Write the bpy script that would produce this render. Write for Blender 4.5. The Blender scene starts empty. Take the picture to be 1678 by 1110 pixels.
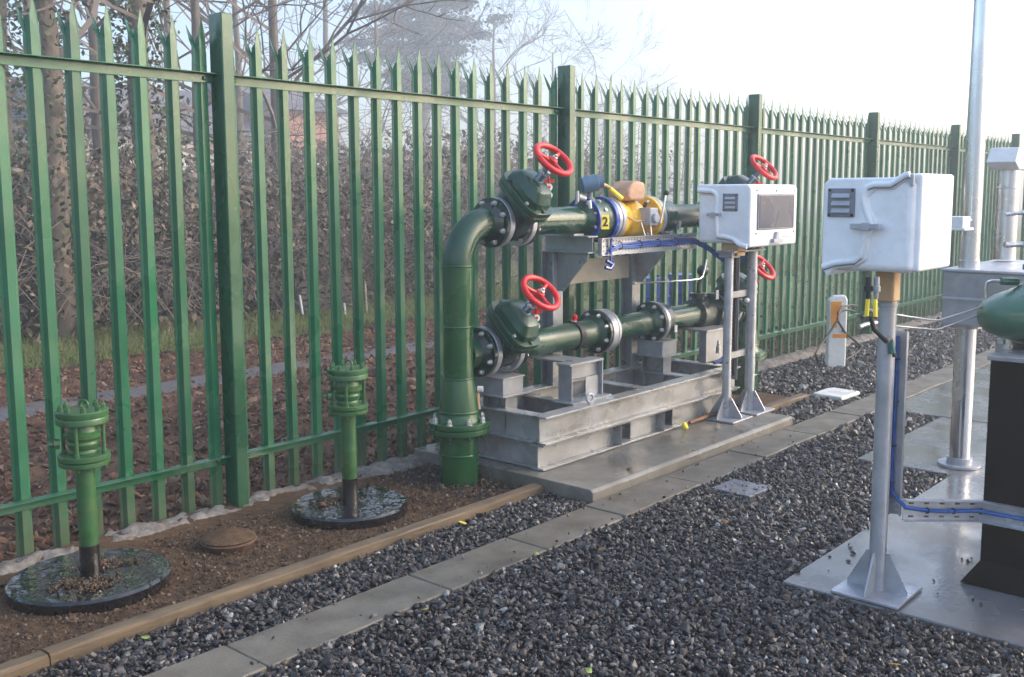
import bpy, bmesh, math, random
import numpy as np
from mathutils import Vector, Matrix, Euler, noise

random.seed(7)
rng = np.random.default_rng(11)
SC = bpy.context.scene
COL = SC.collection
R = math.radians
PI = math.pi

# ------------------------------------------------------------------ camera
CF, PX, PY, CAMH = 1670.0, 866.0, 514.0, 1.6035
W0, H0 = 1678.0, 1110.0
def nv(v): return np.array(v, float) / np.linalg.norm(v)
ax = nv([2292 - PX, 314 - PY, CF]); ay = np.array([-1118 - PX, 317 - PY, CF])
ay = nv(ay - ax * (ax @ ay)); az = np.cross(ax, ay)
CM = np.stack([ax, ay, az], 1)            # world -> camera (x right, y down, z forward)
def ray(u, v): return CM.T @ np.array([(u - PX) / CF, (v - PY) / CF, 1.0])
def at(u, v, axis, val):                  # the point seen at pixel u,v on a plane
    d = ray(u, v); c = np.array([0, 0, CAMH]); t = (val - c[axis]) / d[axis]
    return Vector(c + t * d)
def proj(P):
    q = (np.asarray(P, float) - [0, 0, CAMH]) @ CM.T
    return PX + CF * q[..., 0] / q[..., 2], PY + CF * q[..., 1] / q[..., 2], q[..., 2]
cam = bpy.data.cameras.new('camera'); camo = bpy.data.objects.new('camera', cam); COL.objects.link(camo)
mw = Matrix.Identity(4)
for i in range(3):
    mw[i][0] = CM[0, i]; mw[i][1] = -CM[1, i]; mw[i][2] = -CM[2, i]
mw[2][3] = CAMH
camo.matrix_world = mw
cam.sensor_fit = 'HORIZONTAL'; cam.sensor_width = 36.0
cam.lens = CF / W0 * 36.0
cam.shift_x = -(PX - W0 / 2) / W0
cam.shift_y = (PY - H0 / 2) / W0
cam.clip_end = 2000; cam.clip_start = 0.05
SC.camera = camo

# ------------------------------------------------------------------ materials
MATS = {}
def mat(name, col, rough=0.5, metal=0.0, var=0.25, scale=8.0, bump=0.0, bscale=None, coat=0.0,
        dirt=None, dirt_amt=0.5, dirt_scale=3.0, rvar=0.15, spec=0.5, attr=None, stretch=None, bdist=0.01, bdet=6):
    if name in MATS: return MATS[name]
    m = bpy.data.materials.new(name); m.use_nodes = True
    nt = m.node_tree; N = nt.nodes; L = nt.links
    b = N['Principled BSDF']
    tc = N.new('ShaderNodeNewGeometry'); src = tc.outputs['Position']
    if stretch:
        mp = N.new('ShaderNodeMapping'); mp.inputs['Scale'].default_value = stretch
        L.new(src, mp.inputs['Vector']); src = mp.outputs['Vector']
    n1 = N.new('ShaderNodeTexNoise'); n1.inputs['Scale'].default_value = scale; n1.inputs['Detail'].default_value = 6
    n1.inputs['Roughness'].default_value = 0.62
    L.new(src, n1.inputs['Vector'])
    rp = N.new('ShaderNodeValToRGB')
    rp.color_ramp.elements[0].position = 0.3; rp.color_ramp.elements[1].position = 0.7
    lo = [max(0, c * (1 - var)) for c in col]; hi = [min(1, c * (1 + var)) for c in col]
    rp.color_ramp.elements[0].color = (*lo, 1); rp.color_ramp.elements[1].color = (*hi, 1)
    L.new(n1.outputs['Fac'], rp.inputs['Fac'])
    out = rp.outputs['Color']
    if attr:
        at_ = N.new('ShaderNodeAttribute'); at_.attribute_name = attr[0]
        r2 = N.new('ShaderNodeValToRGB'); cr = r2.color_ramp
        cr.interpolation = 'LINEAR'
        while len(cr.elements) > 1: cr.elements.remove(cr.elements[-1])
        for i, (p, c) in enumerate(attr[1]):
            e = cr.elements[0] if i == 0 else cr.elements.new(p)
            e.position = p; e.color = (*c, 1)
        L.new(at_.outputs['Fac'], r2.inputs['Fac'])
        mx = N.new('ShaderNodeMix'); mx.data_type = 'RGBA'; mx.blend_type = 'MULTIPLY'; mx.inputs[0].default_value = 1.0
        L.new(r2.outputs['Color'], mx.inputs[6]); L.new(out, mx.inputs[7]); out = mx.outputs[2]
    rsrc = None
    if dirt:
        n2 = N.new('ShaderNodeTexNoise'); n2.inputs['Scale'].default_value = dirt_scale; n2.inputs['Detail'].default_value = 8
        n2.inputs['Roughness'].default_value = 0.7
        L.new(tc.outputs['Position'], n2.inputs['Vector'])
        mr = N.new('ShaderNodeMapRange'); mr.inputs['From Min'].default_value = 0.44; mr.inputs['From Max'].default_value = 0.72
        mr.inputs['To Max'].default_value = dirt_amt
        L.new(n2.outputs['Fac'], mr.inputs['Value'])
        mx = N.new('ShaderNodeMix'); mx.data_type = 'RGBA'
        L.new(mr.outputs['Result'], mx.inputs[0]); L.new(out, mx.inputs[6]); mx.inputs[7].default_value = (*dirt, 1)
        out = mx.outputs[2]
    L.new(out, b.inputs['Base Color'])
    n3 = N.new('ShaderNodeTexNoise'); n3.inputs['Scale'].default_value = scale * 0.6; n3.inputs['Detail'].default_value = 4
    L.new(tc.outputs['Position'], n3.inputs['Vector'])
    mr = N.new('ShaderNodeMapRange'); mr.inputs['From Min'].default_value = 0.35; mr.inputs['From Max'].default_value = 0.65
    mr.inputs['To Min'].default_value = max(0.02, rough - rvar); mr.inputs['To Max'].default_value = min(1, rough + rvar)
    L.new(n3.outputs['Fac'], mr.inputs['Value']); L.new(mr.outputs['Result'], b.inputs['Roughness'])
    b.inputs['Metallic'].default_value = metal
    b.inputs['Specular IOR Level'].default_value = spec
    b.inputs['Coat Weight'].default_value = coat; b.inputs['Coat Roughness'].default_value = 0.08
    if bump:
        n4 = N.new('ShaderNodeTexNoise'); n4.inputs['Scale'].default_value = bscale or scale * 6; n4.inputs['Detail'].default_value = bdet
        L.new(src, n4.inputs['Vector'])
        bp = N.new('ShaderNodeBump'); bp.inputs['Strength'].default_value = bump; bp.inputs['Distance'].default_value = bdist
        L.new(n4.outputs['Fac'], bp.inputs['Height']); L.new(bp.outputs['Normal'], b.inputs['Normal']); L.new(bp.outputs['Normal'], b.inputs['Coat Normal'])
    MATS[name] = m
    return m

GREEN_F = mat('fence_green_paint', (0.013, 0.115, 0.052), 0.34, var=0.16, scale=5, dirt=(0.075, 0.15, 0.075), dirt_amt=0.35, dirt_scale=9, bump=0.04, coat=0.25)
GREEN_FP = mat('fence_post_paint', (0.012, 0.080, 0.036), 0.36, var=0.16, scale=5, dirt=(0.07, 0.13, 0.07), dirt_amt=0.35, dirt_scale=9, bump=0.04, coat=0.2)
GREEN_D = mat('dark_green_gloss', (0.006, 0.048, 0.024), 0.27, var=0.2, scale=4, dirt=(0.040, 0.055, 0.034), dirt_amt=0.55, dirt_scale=9, rvar=0.2, coat=0.2, bump=0.03, bscale=14)
GREEN_L = mat('riser_green_gloss', (0.012, 0.078, 0.024), 0.26, var=0.2, scale=4, dirt=(0.050, 0.085, 0.034), dirt_amt=0.55, dirt_scale=8, rvar=0.2, coat=0.25, bump=0.04, bscale=12)
GREEN_M = mat('moss_green_paint', (0.032, 0.105, 0.036), 0.40, var=0.25, scale=9, dirt=(0.085, 0.125, 0.035), dirt_amt=0.6, dirt_scale=12, bump=0.12, coat=0.15)
GREEN_V = mat('vessel_green', (0.020, 0.115, 0.065), 0.3, var=0.2, scale=6, dirt=(0.05, 0.14, 0.09), dirt_amt=0.4, coat=0.3)
BLACKF = mat('black_flange_paint', (0.012, 0.026, 0.020), 0.35, var=0.3, scale=10, coat=0.25)
BLACK = mat('black_bitumen', (0.010, 0.009, 0.010), 0.08, var=0.4, rvar=0.05, scale=12, dirt=(0.024, 0.017, 0.012), dirt_amt=0.4, dirt_scale=5, bump=0.8, bscale=16, coat=0.9, bdist=0.012, bdet=2)
BLACKSLV = mat('black_sleeve', (0.012, 0.008, 0.007), 0.3, var=0.4, scale=12, coat=0.2)
BLACKBOX = mat('black_box_paint', (0.004, 0.0035, 0.004), 0.65, var=0.3, scale=6, spec=0.06)
RUBBER = mat('black_rubber', (0.012, 0.012, 0.014), 0.55, var=0.3)
GALV = mat('galvanised_steel', (0.44, 0.45, 0.49), 0.42, metal=0.55, var=0.16, scale=14, dirt=(0.30, 0.28, 0.25), dirt_amt=0.45, dirt_scale=5, bump=0.04)
GALVD = mat('weathered_galvanised', (0.30, 0.31, 0.335), 0.42, metal=0.35, var=0.2, scale=10, dirt=(0.22, 0.20, 0.16), dirt_amt=0.6, dirt_scale=4, bump=0.06)
CHANNEL = mat('grey_skid_paint', (0.36, 0.36, 0.36), 0.34, metal=0.25, var=0.16, scale=9, dirt=(0.20, 0.18, 0.135), dirt_amt=0.75, dirt_scale=5, bump=0.05, coat=0.15)
STEEL = mat('brushed_stainless', (0.60, 0.60, 0.62), 0.22, metal=1.0, var=0.08, scale=6, stretch=(8, 8, 0.4), bump=0.02)
BOLT = mat('zinc_bolt', (0.62, 0.60, 0.57), 0.35, metal=0.7, var=0.25, scale=40)
RED = mat('red_wheel_paint', (0.60, 0.008, 0.008), 0.38, var=0.15, scale=20, coat=0.1)
YELLOW = mat('yellow_paint', (0.90, 0.50, 0.02), 0.38, var=0.18, scale=18, dirt=(0.35, 0.20, 0.04), dirt_amt=0.5, dirt_scale=14, coat=0.2)
YTAG = mat('yellow_tag', (0.85, 0.66, 0.03), 0.45, var=0.08)
BLUE = mat('blue_clamp_paint', (0.012, 0.045, 0.26), 0.35, var=0.2, scale=20, coat=0.2)
BLUEC = mat('blue_cable', (0.018, 0.09, 0.33), 0.4, var=0.15, scale=20)
BLUEG = mat('blue_grey_casting', (0.085, 0.155, 0.235), 0.42, var=0.2, scale=14, coat=0.1)
CARD = mat('brown_wrapping', (0.50, 0.30, 0.19), 0.75, var=0.2, scale=16, bump=0.2)
TAN = mat('tan_casting', (0.50, 0.32, 0.16), 0.6, var=0.15, scale=14, bump=0.08)
BEIGE = mat('beige_plate', (0.40, 0.36, 0.29), 0.55, var=0.15, scale=8, metal=0.15)
WHITE = mat('white_grp', (0.88, 0.89, 0.92), 0.32, var=0.035, scale=5, coat=0.25, dirt=(0.55, 0.56, 0.53), dirt_amt=0.40, dirt_scale=9)
WHITEP = mat('white_plastic', (0.74, 0.74, 0.73), 0.4, var=0.07, scale=8, dirt=(0.42, 0.40, 0.36), dirt_amt=0.4, dirt_scale=9)
GREYP = mat('grey_plastic', (0.20, 0.205, 0.235), 0.45, var=0.12, scale=30)
GREYL = mat('light_grey_plastic', (0.40, 0.41, 0.45), 0.45, var=0.1, scale=30)
GLASS = mat('dark_window', (0.070, 0.074, 0.105), 0.2, var=0.15, scale=6, spec=0.3)
ORANGE = mat('orange_paint', (0.85, 0.30, 0.02), 0.45, var=0.1, scale=20)
RUST = mat('rusty_iron', (0.10, 0.052, 0.032), 0.8, var=0.4, scale=18, dirt=(0.09, 0.06, 0.045), dirt_amt=0.7, dirt_scale=8, bump=0.3)
RUSTY = mat('rusty_bar', (0.17, 0.075, 0.03), 0.65, var=0.4, scale=18, bump=0.2)
CONC = mat('wet_concrete', (0.190, 0.175, 0.150), 0.36, var=0.16, scale=5, dirt=(0.095, 0.082, 0.060), dirt_amt=0.9, dirt_scale=2.8, bump=0.10, bscale=60, rvar=0.25)
CONCR = mat('wet_slab_concrete', (0.165, 0.163, 0.168), 0.22, var=0.2, scale=5, dirt=(0.095, 0.09, 0.078), dirt_amt=0.8, dirt_scale=2.3, bump=0.10, bscale=50, rvar=0.2, coat=0.25)
PAVE = mat('path_slab_concrete', (0.165, 0.145, 0.115), 0.55, var=0.2, scale=7, dirt=(0.075, 0.056, 0.038), dirt_amt=0.9, dirt_scale=3.6, bump=0.18, bscale=90, rvar=0.2)
HAUNCH = mat('rough_concrete', (0.23, 0.205, 0.18), 0.85, var=0.45, scale=22, dirt=(0.105, 0.068, 0.042), dirt_amt=0.95, dirt_scale=4.5, bump=0.9, bscale=45)
TIMBER = mat('worn_timber_edging', (0.150, 0.105, 0.062), 0.7, var=0.45, scale=6, dirt=(0.075, 0.050, 0.030), dirt_amt=0.8, dirt_scale=5.5, bump=0.3, bscale=60, stretch=(0.25, 2, 2))
SOIL = mat('sandy_soil', (0.118, 0.072, 0.042), 0.9, var=0.4, scale=26, dirt=(0.06, 0.036, 0.022), dirt_amt=0.75, dirt_scale=3.0, bump=0.8, bscale=130, spec=0.2)
SUBG = mat('dark_gravel_bed', (0.028, 0.027, 0.030), 0.8, var=0.5, scale=60, bump=0.8, bscale=110)
FIELD = mat('dug_earth', (0.15, 0.082, 0.050), 0.95, var=0.5, scale=9, dirt=(0.055, 0.032, 0.022), dirt_amt=0.8, dirt_scale=2.5, bump=0.8, bscale=45, spec=0.15)
GRASS = mat('rough_grass', (0.13, 0.16, 0.06), 0.9, var=0.35, scale=8, dirt=(0.16, 0.13, 0.07), dirt_amt=0.6, dirt_scale=1.5, bump=0.6, bscale=60, spec=0.15)
PATHG = mat('pale_gravel_path', (0.125, 0.11, 0.105), 0.85, var=0.3, scale=30, bump=0.4)
BARK = mat('bark', (0.155, 0.125, 0.098), 0.9, var=0.35, scale=9, bump=0.5, bscale=40, stretch=(3, 3, 0.6))
TWIG = mat('twigs', (0.165, 0.132, 0.112), 0.9, var=0.3, scale=3)
IVY = mat('ivy_leaves', (0.075, 0.085, 0.034), 0.6, var=0.5, scale=14)
NEEDLE = mat('needles', (0.035, 0.055, 0.045), 0.8, var=0.4, scale=3)
LITTER = mat('leaf_litter', (1, 1, 1), 0.85, var=0.3, scale=20, attr=('tint', [(0, (0.075, 0.042, 0.026)), (0.5, (0.18, 0.095, 0.055)), (0.85, (0.27, 0.145, 0.085)), (1, (0.36, 0.25, 0.17))]))
THICK = mat('thicket_leaves', (1, 1, 1), 0.85, var=0.3, scale=3, attr=('tint', [(0, (0.075, 0.066, 0.042)), (0.35, (0.165, 0.138, 0.092)), (0.6, (0.26, 0.195, 0.142)), (0.85, (0.34, 0.25, 0.19)), (1, (0.15, 0.17, 0.08))]))  # dead-leaf tints lightened, putting some of the background mist into the colour
STONE = mat('slate_chips', (1, 1, 1), 0.42, var=0.35, scale=45, rvar=0.2,
            attr=('tint', [(0, (0.014, 0.012, 0.013)), (0.32, (0.036, 0.031, 0.032)), (0.58, (0.066, 0.058, 0.058)), (0.74, (0.090, 0.064, 0.048)), (0.88, (0.125, 0.112, 0.105)), (0.97, (0.23, 0.21, 0.19)), (0.992, (0.36, 0.35, 0.33)), (1, (0.62, 0.60, 0.57))]))
PEBBLE = mat('soil_crumbs', (0.75, 0.72, 0.7), 0.85, var=0.3, scale=40,
             attr=('tint', [(0, (0.05, 0.03, 0.018)), (0.6, (0.13, 0.08, 0.046)), (0.93, (0.21, 0.14, 0.09)), (1, (0.36, 0.30, 0.24))]))
LEAFY = mat('yellow_leaf', (0.55, 0.42, 0.04), 0.6, var=0.3, scale=40)
LEAFB = mat('brown_leaf', (0.24, 0.12, 0.05), 0.7, var=0.3, scale=40)
LEAFG = mat('green_leaf', (0.22, 0.30, 0.07), 0.6, var=0.3, scale=40)
PINKB = mat('pink_brick', (0.46, 0.24, 0.19), 0.85, var=0.15, scale=4)
RENDERW = mat('pale_render', (0.52, 0.50, 0.50), 0.85, var=0.08, scale=2)
ROOF = mat('slate_roof', (0.16, 0.15, 0.16), 0.8, var=0.2, scale=3)
WOODD = mat('dark_wood', (0.075, 0.062, 0.060), 0.85, var=0.3, scale=6, stretch=(0.3, 3, 3))
BARREL = mat('blue_barrel_plastic', (0.03, 0.075, 0.26), 0.4, var=0.12, scale=5)
INK = mat('black_ink', (0.01, 0.01, 0.01), 0.5, var=0.1)

# ------------------------------------------------------------------ mesh builder
def frame(d):
    d = Vector(d).normalized()
    a = Vector((0, 0, 1)) if abs(d.z) < 0.95 else Vector((1, 0, 0))
    u = d.cross(a).normalized(); v = d.cross(u).normalized()
    return u, v, d

def rootloc(o):
    p = Vector((0, 0, 0))
    while o is not None:
        p += o.location; o = o.parent
    return p

class MB:
    def __init__(s): s.v = []; s.f = []
    def add(s, vs, fs):
        k = len(s.v); s.v.extend([tuple(x) for x in vs]); s.f.extend([tuple(i + k for i in f) for f in fs]); return s
    def bb(s, x0, x1, y0, y1, z0, z1):
        v = [(x0, y0, z0), (x1, y0, z0), (x1, y1, z0), (x0, y1, z0), (x0, y0, z1), (x1, y0, z1), (x1, y1, z1), (x0, y1, z1)]
        return s.add(v, [(0, 3, 2, 1), (4, 5, 6, 7), (0, 1, 5, 4), (1, 2, 6, 5), (2, 3, 7, 6), (3, 0, 4, 7)])
    def obox(s, c, u, v, w, hu, hv, hw):      # oriented box: centre, axes, half sizes
        c = Vector(c); u = Vector(u).normalized() * hu; v = Vector(v).normalized() * hv; w = Vector(w).normalized() * hw
        P = [c - u - v - w, c + u - v - w, c + u + v - w, c - u + v - w, c - u - v + w, c + u - v + w, c + u + v + w, c - u + v + w]
        return s.add(P, [(0, 3, 2, 1), (4, 5, 6, 7), (0, 1, 5, 4), (1, 2, 6, 5), (2, 3, 7, 6), (3, 0, 4, 7)])
    def lathe(s, o, d, prof, n=28):           # prof: (t along axis, radius)
        u, v, w = frame(d); o = Vector(o); vs = []; fs = []; k = len(prof)
        for (t, r) in prof:
            for i in range(n):
                a = 2 * PI * i / n
                vs.append(o + w * t + (u * math.cos(a) + v * math.sin(a)) * r)
        for j in range(k - 1):
            for i in range(n):
                i2 = (i + 1) % n
                fs.append((j * n + i, j * n + i2, (j + 1) * n + i2, (j + 1) * n + i))
        if prof[0][1] > 1e-6: fs.append(tuple(reversed(range(n))))
        if prof[-1][1] > 1e-6: fs.append(tuple((k - 1) * n + i for i in range(n)))
        return s.add(vs, fs)
    def cyl(s, a, b, r, r2=None, n=20):
        a = Vector(a); b = Vector(b)
        return s.lathe(a, b - a, [(0, r), ((b - a).length, r if r2 is None else r2)], n)
    def ring(s, o, d, R_, t, ri, n=28):       # short annulus (flange with hole hidden)
        return s.lathe(o, d, [(-t / 2, ri), (-t / 2, R_ - 0.003), (-t / 2 + 0.003, R_), (t / 2 - 0.003, R_), (t / 2, R_ - 0.003), (t / 2, ri)], n)
    def tube(s, pts, r, n=8, closed=False):
        pts = [Vector(p) for p in pts]; m = len(pts); vs = []; fs = []
        rr = r if isinstance(r, (list, tuple)) else [r] * m
        u = None
        for i, p in enumerate(pts):
            if closed: d = (pts[(i + 1) % m] - pts[i - 1])
            else: d = pts[min(i + 1, m - 1)] - pts[max(i - 1, 0)]
            d.normalize()
            if u is None: u, v, _ = frame(d)
            else:
                u = (u - d * u.dot(d))
                if u.length < 1e-6: u, v, _ = frame(d)
                u.normalize()
            v = d.cross(u)
            for k in range(n):
                a = 2 * PI * k / n
                vs.append(p + (u * math.cos(a) + v * math.sin(a)) * rr[i])
        for i in range(m if closed else m - 1):
            j = (i + 1) % m
            for k in range(n):
                k2 = (k + 1) % n
                fs.append((i * n + k, i * n + k2, j * n + k2, j * n + k))
        if not closed:
            fs.append(tuple(reversed(range(n)))); fs.append(tuple((m - 1) * n + k for k in range(n)))
        return s.add(vs, fs)
    def torus(s, c, d, R_, r, n=36, m=10):
        u, v, w = frame(d); c = Vector(c)
        return s.tube([c + (u * math.cos(2 * PI * i / n) + v * math.sin(2 * PI * i / n)) * R_ for i in range(n)], r, m, closed=True)
    def prism(s, poly, o, u, v, w, t):        # 2D polygon in (u,v) at o, extruded t along w
        o = Vector(o); u = Vector(u); v = Vector(v); w = Vector(w); n = len(poly)
        a = [o + u * p[0] + v * p[1] for p in poly]; b = [p + w * t for p in a]
        fs = [tuple(reversed(range(n))), tuple(range(n, 2 * n))]
        for i in range(n):
            j = (i + 1) % n; fs.append((i, j, n + j, n + i))
        return s.add(a + b, fs)
    def ball(s, c, r, n=14, m=8, sc=(1, 1, 1)):
        c = Vector(c); vs = []; fs = []
        for j in range(m + 1):
            th = PI * j / m
            for i in range(n):
                a = 2 * PI * i / n
                vs.append(c + Vector((math.sin(th) * math.cos(a) * r * sc[0], math.sin(th) * math.sin(a) * r * sc[1], math.cos(th) * r * sc[2])))
        for j in range(m):
            for i in range(n):
                i2 = (i + 1) % n; fs.append((j * n + i, (j + 1) * n + i, (j + 1) * n + i2, j * n + i2))
        return s.add(vs, fs)
    def build(s, name, m, parent=None, bevel=0.0, seg=2, ang=35, label=None, loc=None):
        off = rootloc(parent) if parent else (Vector(loc) if loc is not None else Vector((0, 0, 0)))
        me = bpy.data.meshes.new(name)
        me.from_pydata([(x - off.x, y - off.y, z - off.z) for x, y, z in s.v], [], s.f)
        bm = bmesh.new(); bm.from_mesh(me)
        bmesh.ops.remove_doubles(bm, verts=bm.verts, dist=1e-6)
        bmesh.ops.recalc_face_normals(bm, faces=bm.faces); bm.to_mesh(me); bm.free()
        me.shade_smooth(); me.set_sharp_from_angle(angle=R(max(ang, 1)))
        me.materials.append(m)
        o = bpy.data.objects.new(name, me); COL.objects.link(o)
        if parent: o.parent = parent
        elif loc is not None: o.location = loc
        if bevel:
            bv = o.modifiers.new('bevel', 'BEVEL'); bv.width = bevel; bv.segments = seg; bv.limit_method = 'ANGLE'; bv.angle_limit = R(40)
            bv.harden_normals = False
        if ang == 0: me.shade_flat()
        elif ang >= 20:
            wn = o.modifiers.new('weighted_normal', 'WEIGHTED_NORMAL'); wn.keep_sharp = True; wn.weight = 80
        if label: o['label'] = label
        return o

def tag(o, label, cat, group=None):
    o['label'] = label; o['category'] = cat
    if group: o['group'] = group
    return o
def thing(name, label, cat, loc=(0, 0, 0), group=None):
    o = bpy.data.objects.new(name, None); COL.objects.link(o); o.location = loc; o.empty_display_size = 0.1
    return tag(o, label, cat, group)
def struct(o, kind='structure'):
    o['kind'] = kind; return o
def copy_tree(o, parent=None):
    c = o.copy(); COL.objects.link(c)
    if parent: c.parent = parent
    for ch in list(o.children): copy_tree(ch, c)
    return c
def weather_fence(m, zmud):
    nt = m.node_tree; N = nt.nodes; L = nt.links; b = N['Principled BSDF']; src = b.inputs['Base Color'].links[0].from_socket
    oi = N.new('ShaderNodeObjectInfo'); mr = N.new('ShaderNodeMapRange'); mr.inputs['To Min'].default_value = 0.78; mr.inputs['To Max'].default_value = 1.2
    L.new(oi.outputs['Random'], mr.inputs['Value'])
    mx = N.new('ShaderNodeMix'); mx.data_type = 'RGBA'; mx.blend_type = 'MULTIPLY'; mx.inputs[0].default_value = 1
    L.new(src, mx.inputs[6]); L.new(mr.outputs['Result'], mx.inputs[7])
    tc = N.new('ShaderNodeTexCoord'); sp = N.new('ShaderNodeSeparateXYZ'); L.new(tc.outputs['Object'], sp.inputs[0])
    ns = N.new('ShaderNodeTexNoise'); ns.inputs['Scale'].default_value = 26; ns.inputs['Detail'].default_value = 5; L.new(tc.outputs['Object'], ns.inputs['Vector'])
    ad = N.new('ShaderNodeMath'); ad.operation = 'MULTIPLY_ADD'; ad.inputs[1].default_value = -0.5; L.new(ns.outputs['Fac'], ad.inputs[0]); L.new(sp.outputs['Z'], ad.inputs[2])
    m2 = N.new('ShaderNodeMapRange'); m2.inputs['From Min'].default_value = zmud - 0.30; m2.inputs['From Max'].default_value = zmud - 0.12; m2.inputs['To Min'].default_value = 0.5; m2.inputs['To Max'].default_value = 0.0
    L.new(ad.outputs[0], m2.inputs['Value'])
    m3 = N.new('ShaderNodeMix'); m3.data_type = 'RGBA'; L.new(m2.outputs['Result'], m3.inputs[0]); L.new(mx.outputs[2], m3.inputs[6]); m3.inputs[7].default_value = (0.115, 0.095, 0.055, 1)
    L.new(m3.outputs[2], b.inputs['Base Color'])
PALEM = GREEN_F.copy(); PALEM.name = 'pale_green_paint'; weather_fence(PALEM, 0.12)
def add_bolts(parent, centre, axis, R_, k, r=0.013, h=0.016, m=None, a0=0.5, shank=0.0):
    """one hexagon bolt head per hole, each its own mesh object (shared data)"""
    u, v, w = frame(axis); c0 = Vector(centre); off = rootloc(parent); me = None
    for i in range(k):
        a = 2 * PI * (i + a0) / k
        p = c0 + (u * math.cos(a) + v * math.sin(a)) * R_
        if me is None:
            b = MB(); o_ = Vector((0, 0, 0))
            b.lathe(o_, w, [(0, r * 1.25), (0.003, r * 1.25)], 12)
            b.lathe(o_ + w * 0.003, w, [(0, r), (h * 0.8, r), (h, r * 0.75)], 6)
            b.lathe(o_ + w * h, w, [(0, r * 0.55), (h * 0.5 + shank, r * 0.55), (h * 0.55 + shank, r * 0.3)], 8)
            ob = b.build('bolt', m or BOLT, None, ang=30); me = ob.data
        else:
            ob = bpy.data.objects.new('bolt', me); COL.objects.link(ob)
        ob.parent = parent; ob.location = p - off

def bulk(name, verts, faces_per, nf, m, tint=None, smooth=False):
    """numpy mesh: verts (n,3), faces (k,nf)"""
    me = bpy.data.meshes.new(name); V = np.ascontiguousarray(verts, np.float32); F_ = np.ascontiguousarray(faces_per, np.int32)
    me.vertices.add(len(V)); me.vertices.foreach_set('co', V.ravel())
    me.loops.add(F_.size); me.loops.foreach_set('vertex_index', F_.ravel())
    me.polygons.add(len(F_)); me.polygons.foreach_set('loop_start', np.arange(0, F_.size, nf, dtype=np.int32))
    me.update(calc_edges=True)
    if tint is not None:
        at_ = me.attributes.new('tint', 'FLOAT', 'POINT'); at_.data.foreach_set('value', np.ascontiguousarray(tint, np.float32))
    me.polygons.foreach_set('use_smooth', np.full(len(F_), smooth))
    me.materials.append(m); me.validate()
    o = bpy.data.objects.new(name, me); COL.objects.link(o); return o

def rand_rot(n):
    q = rng.normal(size=(n, 4)); q /= np.linalg.norm(q, axis=1, keepdims=True); w, x, y, z = q.T
    return np.stack([np.stack([1 - 2 * (y * y + z * z), 2 * (x * y - z * w), 2 * (x * z + y * w)], 1),
                     np.stack([2 * (x * y + z * w), 1 - 2 * (x * x + z * z), 2 * (y * z - x * w)], 1),
                     np.stack([2 * (x * z - y * w), 2 * (y * z + x * w), 1 - 2 * (x * x + y * y)], 1)], 1)
_bm = bmesh.new(); bmesh.ops.create_icosphere(_bm, subdivisions=1, radius=1.0)
ICO_V = np.array([v.co[:] for v in _bm.verts]); ICO_F = np.array([[v.index for v in f.verts] for f in _bm.faces]); _bm.free()
def stones(pos, rad, flat=(1.0, 0.75, 0.5), jit=0.28):
    n = len(pos)
    sc = np.array(flat)[None] * rng.uniform(0.75, 1.25, (n, 3)) * rad[:, None]
    V = ICO_V[None] * (1 + rng.uniform(-jit, jit, (n, 12, 1))) * sc[:, None]
    V = np.einsum('nij,nkj->nki', rand_rot(n), V) + pos[:, None]
    Fc = ICO_F[None] + (np.arange(n) * 12)[:, None, None]
    return V.reshape(-1, 3), Fc.reshape(-1, 3)
def in_view(P, m=0.12):
    u, v, d = proj(P)
    return (d > 0.3) & (u > -m * W0) & (u < W0 * (1 + m)) & (v > -m * H0) & (v < H0 * (1 + m))

# ================================================================== GROUND
def grid(name, x0, x1, y0, y1, step, m, zf, kind='structure'):
    xs = np.arange(x0, x1 + step / 2, step); ys = np.arange(y0, y1 + step / 2, step)
    V = [(x, y, zf(x, y)) for y in ys for x in xs]; nx = len(xs)
    Fc = [(j * nx + i, j * nx + i + 1, (j + 1) * nx + i + 1, (j + 1) * nx + i) for j in range(len(ys) - 1) for i in range(nx - 1)]
    o = bulk(name, np.array(V), np.array(Fc), 4, m, smooth=True); o['kind'] = kind; return o
nz = lambda x, y, s, k=0.0: noise.noise((x * s + k, y * s, k))

b = MB(); b.bb(-40, 110, -60, 100, -0.40, -0.16); struct(b.build('ground', FIELD))
# gravel bed (path side), in rectangles that stop at the concrete
b = MB(); b.bb(-3, 40, -12, 4.40, -0.15, -0.030); struct(b.build('gravel_bed', SUBG))
# the sandy strip between fence and timber edging
grid('soil_strip', -0.6, 4.16, 3.475, 4.50, 0.03, SOIL, lambda x, y: -0.012 - 0.035 * min(1, max(0, (x - 3.55) / 0.5)) + 0.010 * nz(x, y, 3) + 0.006 * nz(x, y, 13, 5) + 0.02 * max(0, (y - 4.2) / 0.3))
grid('soil_patch', 6.50, 7.40, 3.48, 3.95, 0.03, SOIL, lambda x, y: -0.006 + 0.008 * nz(x, y, 4) + 0.005 * nz(x, y, 13, 5))
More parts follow.
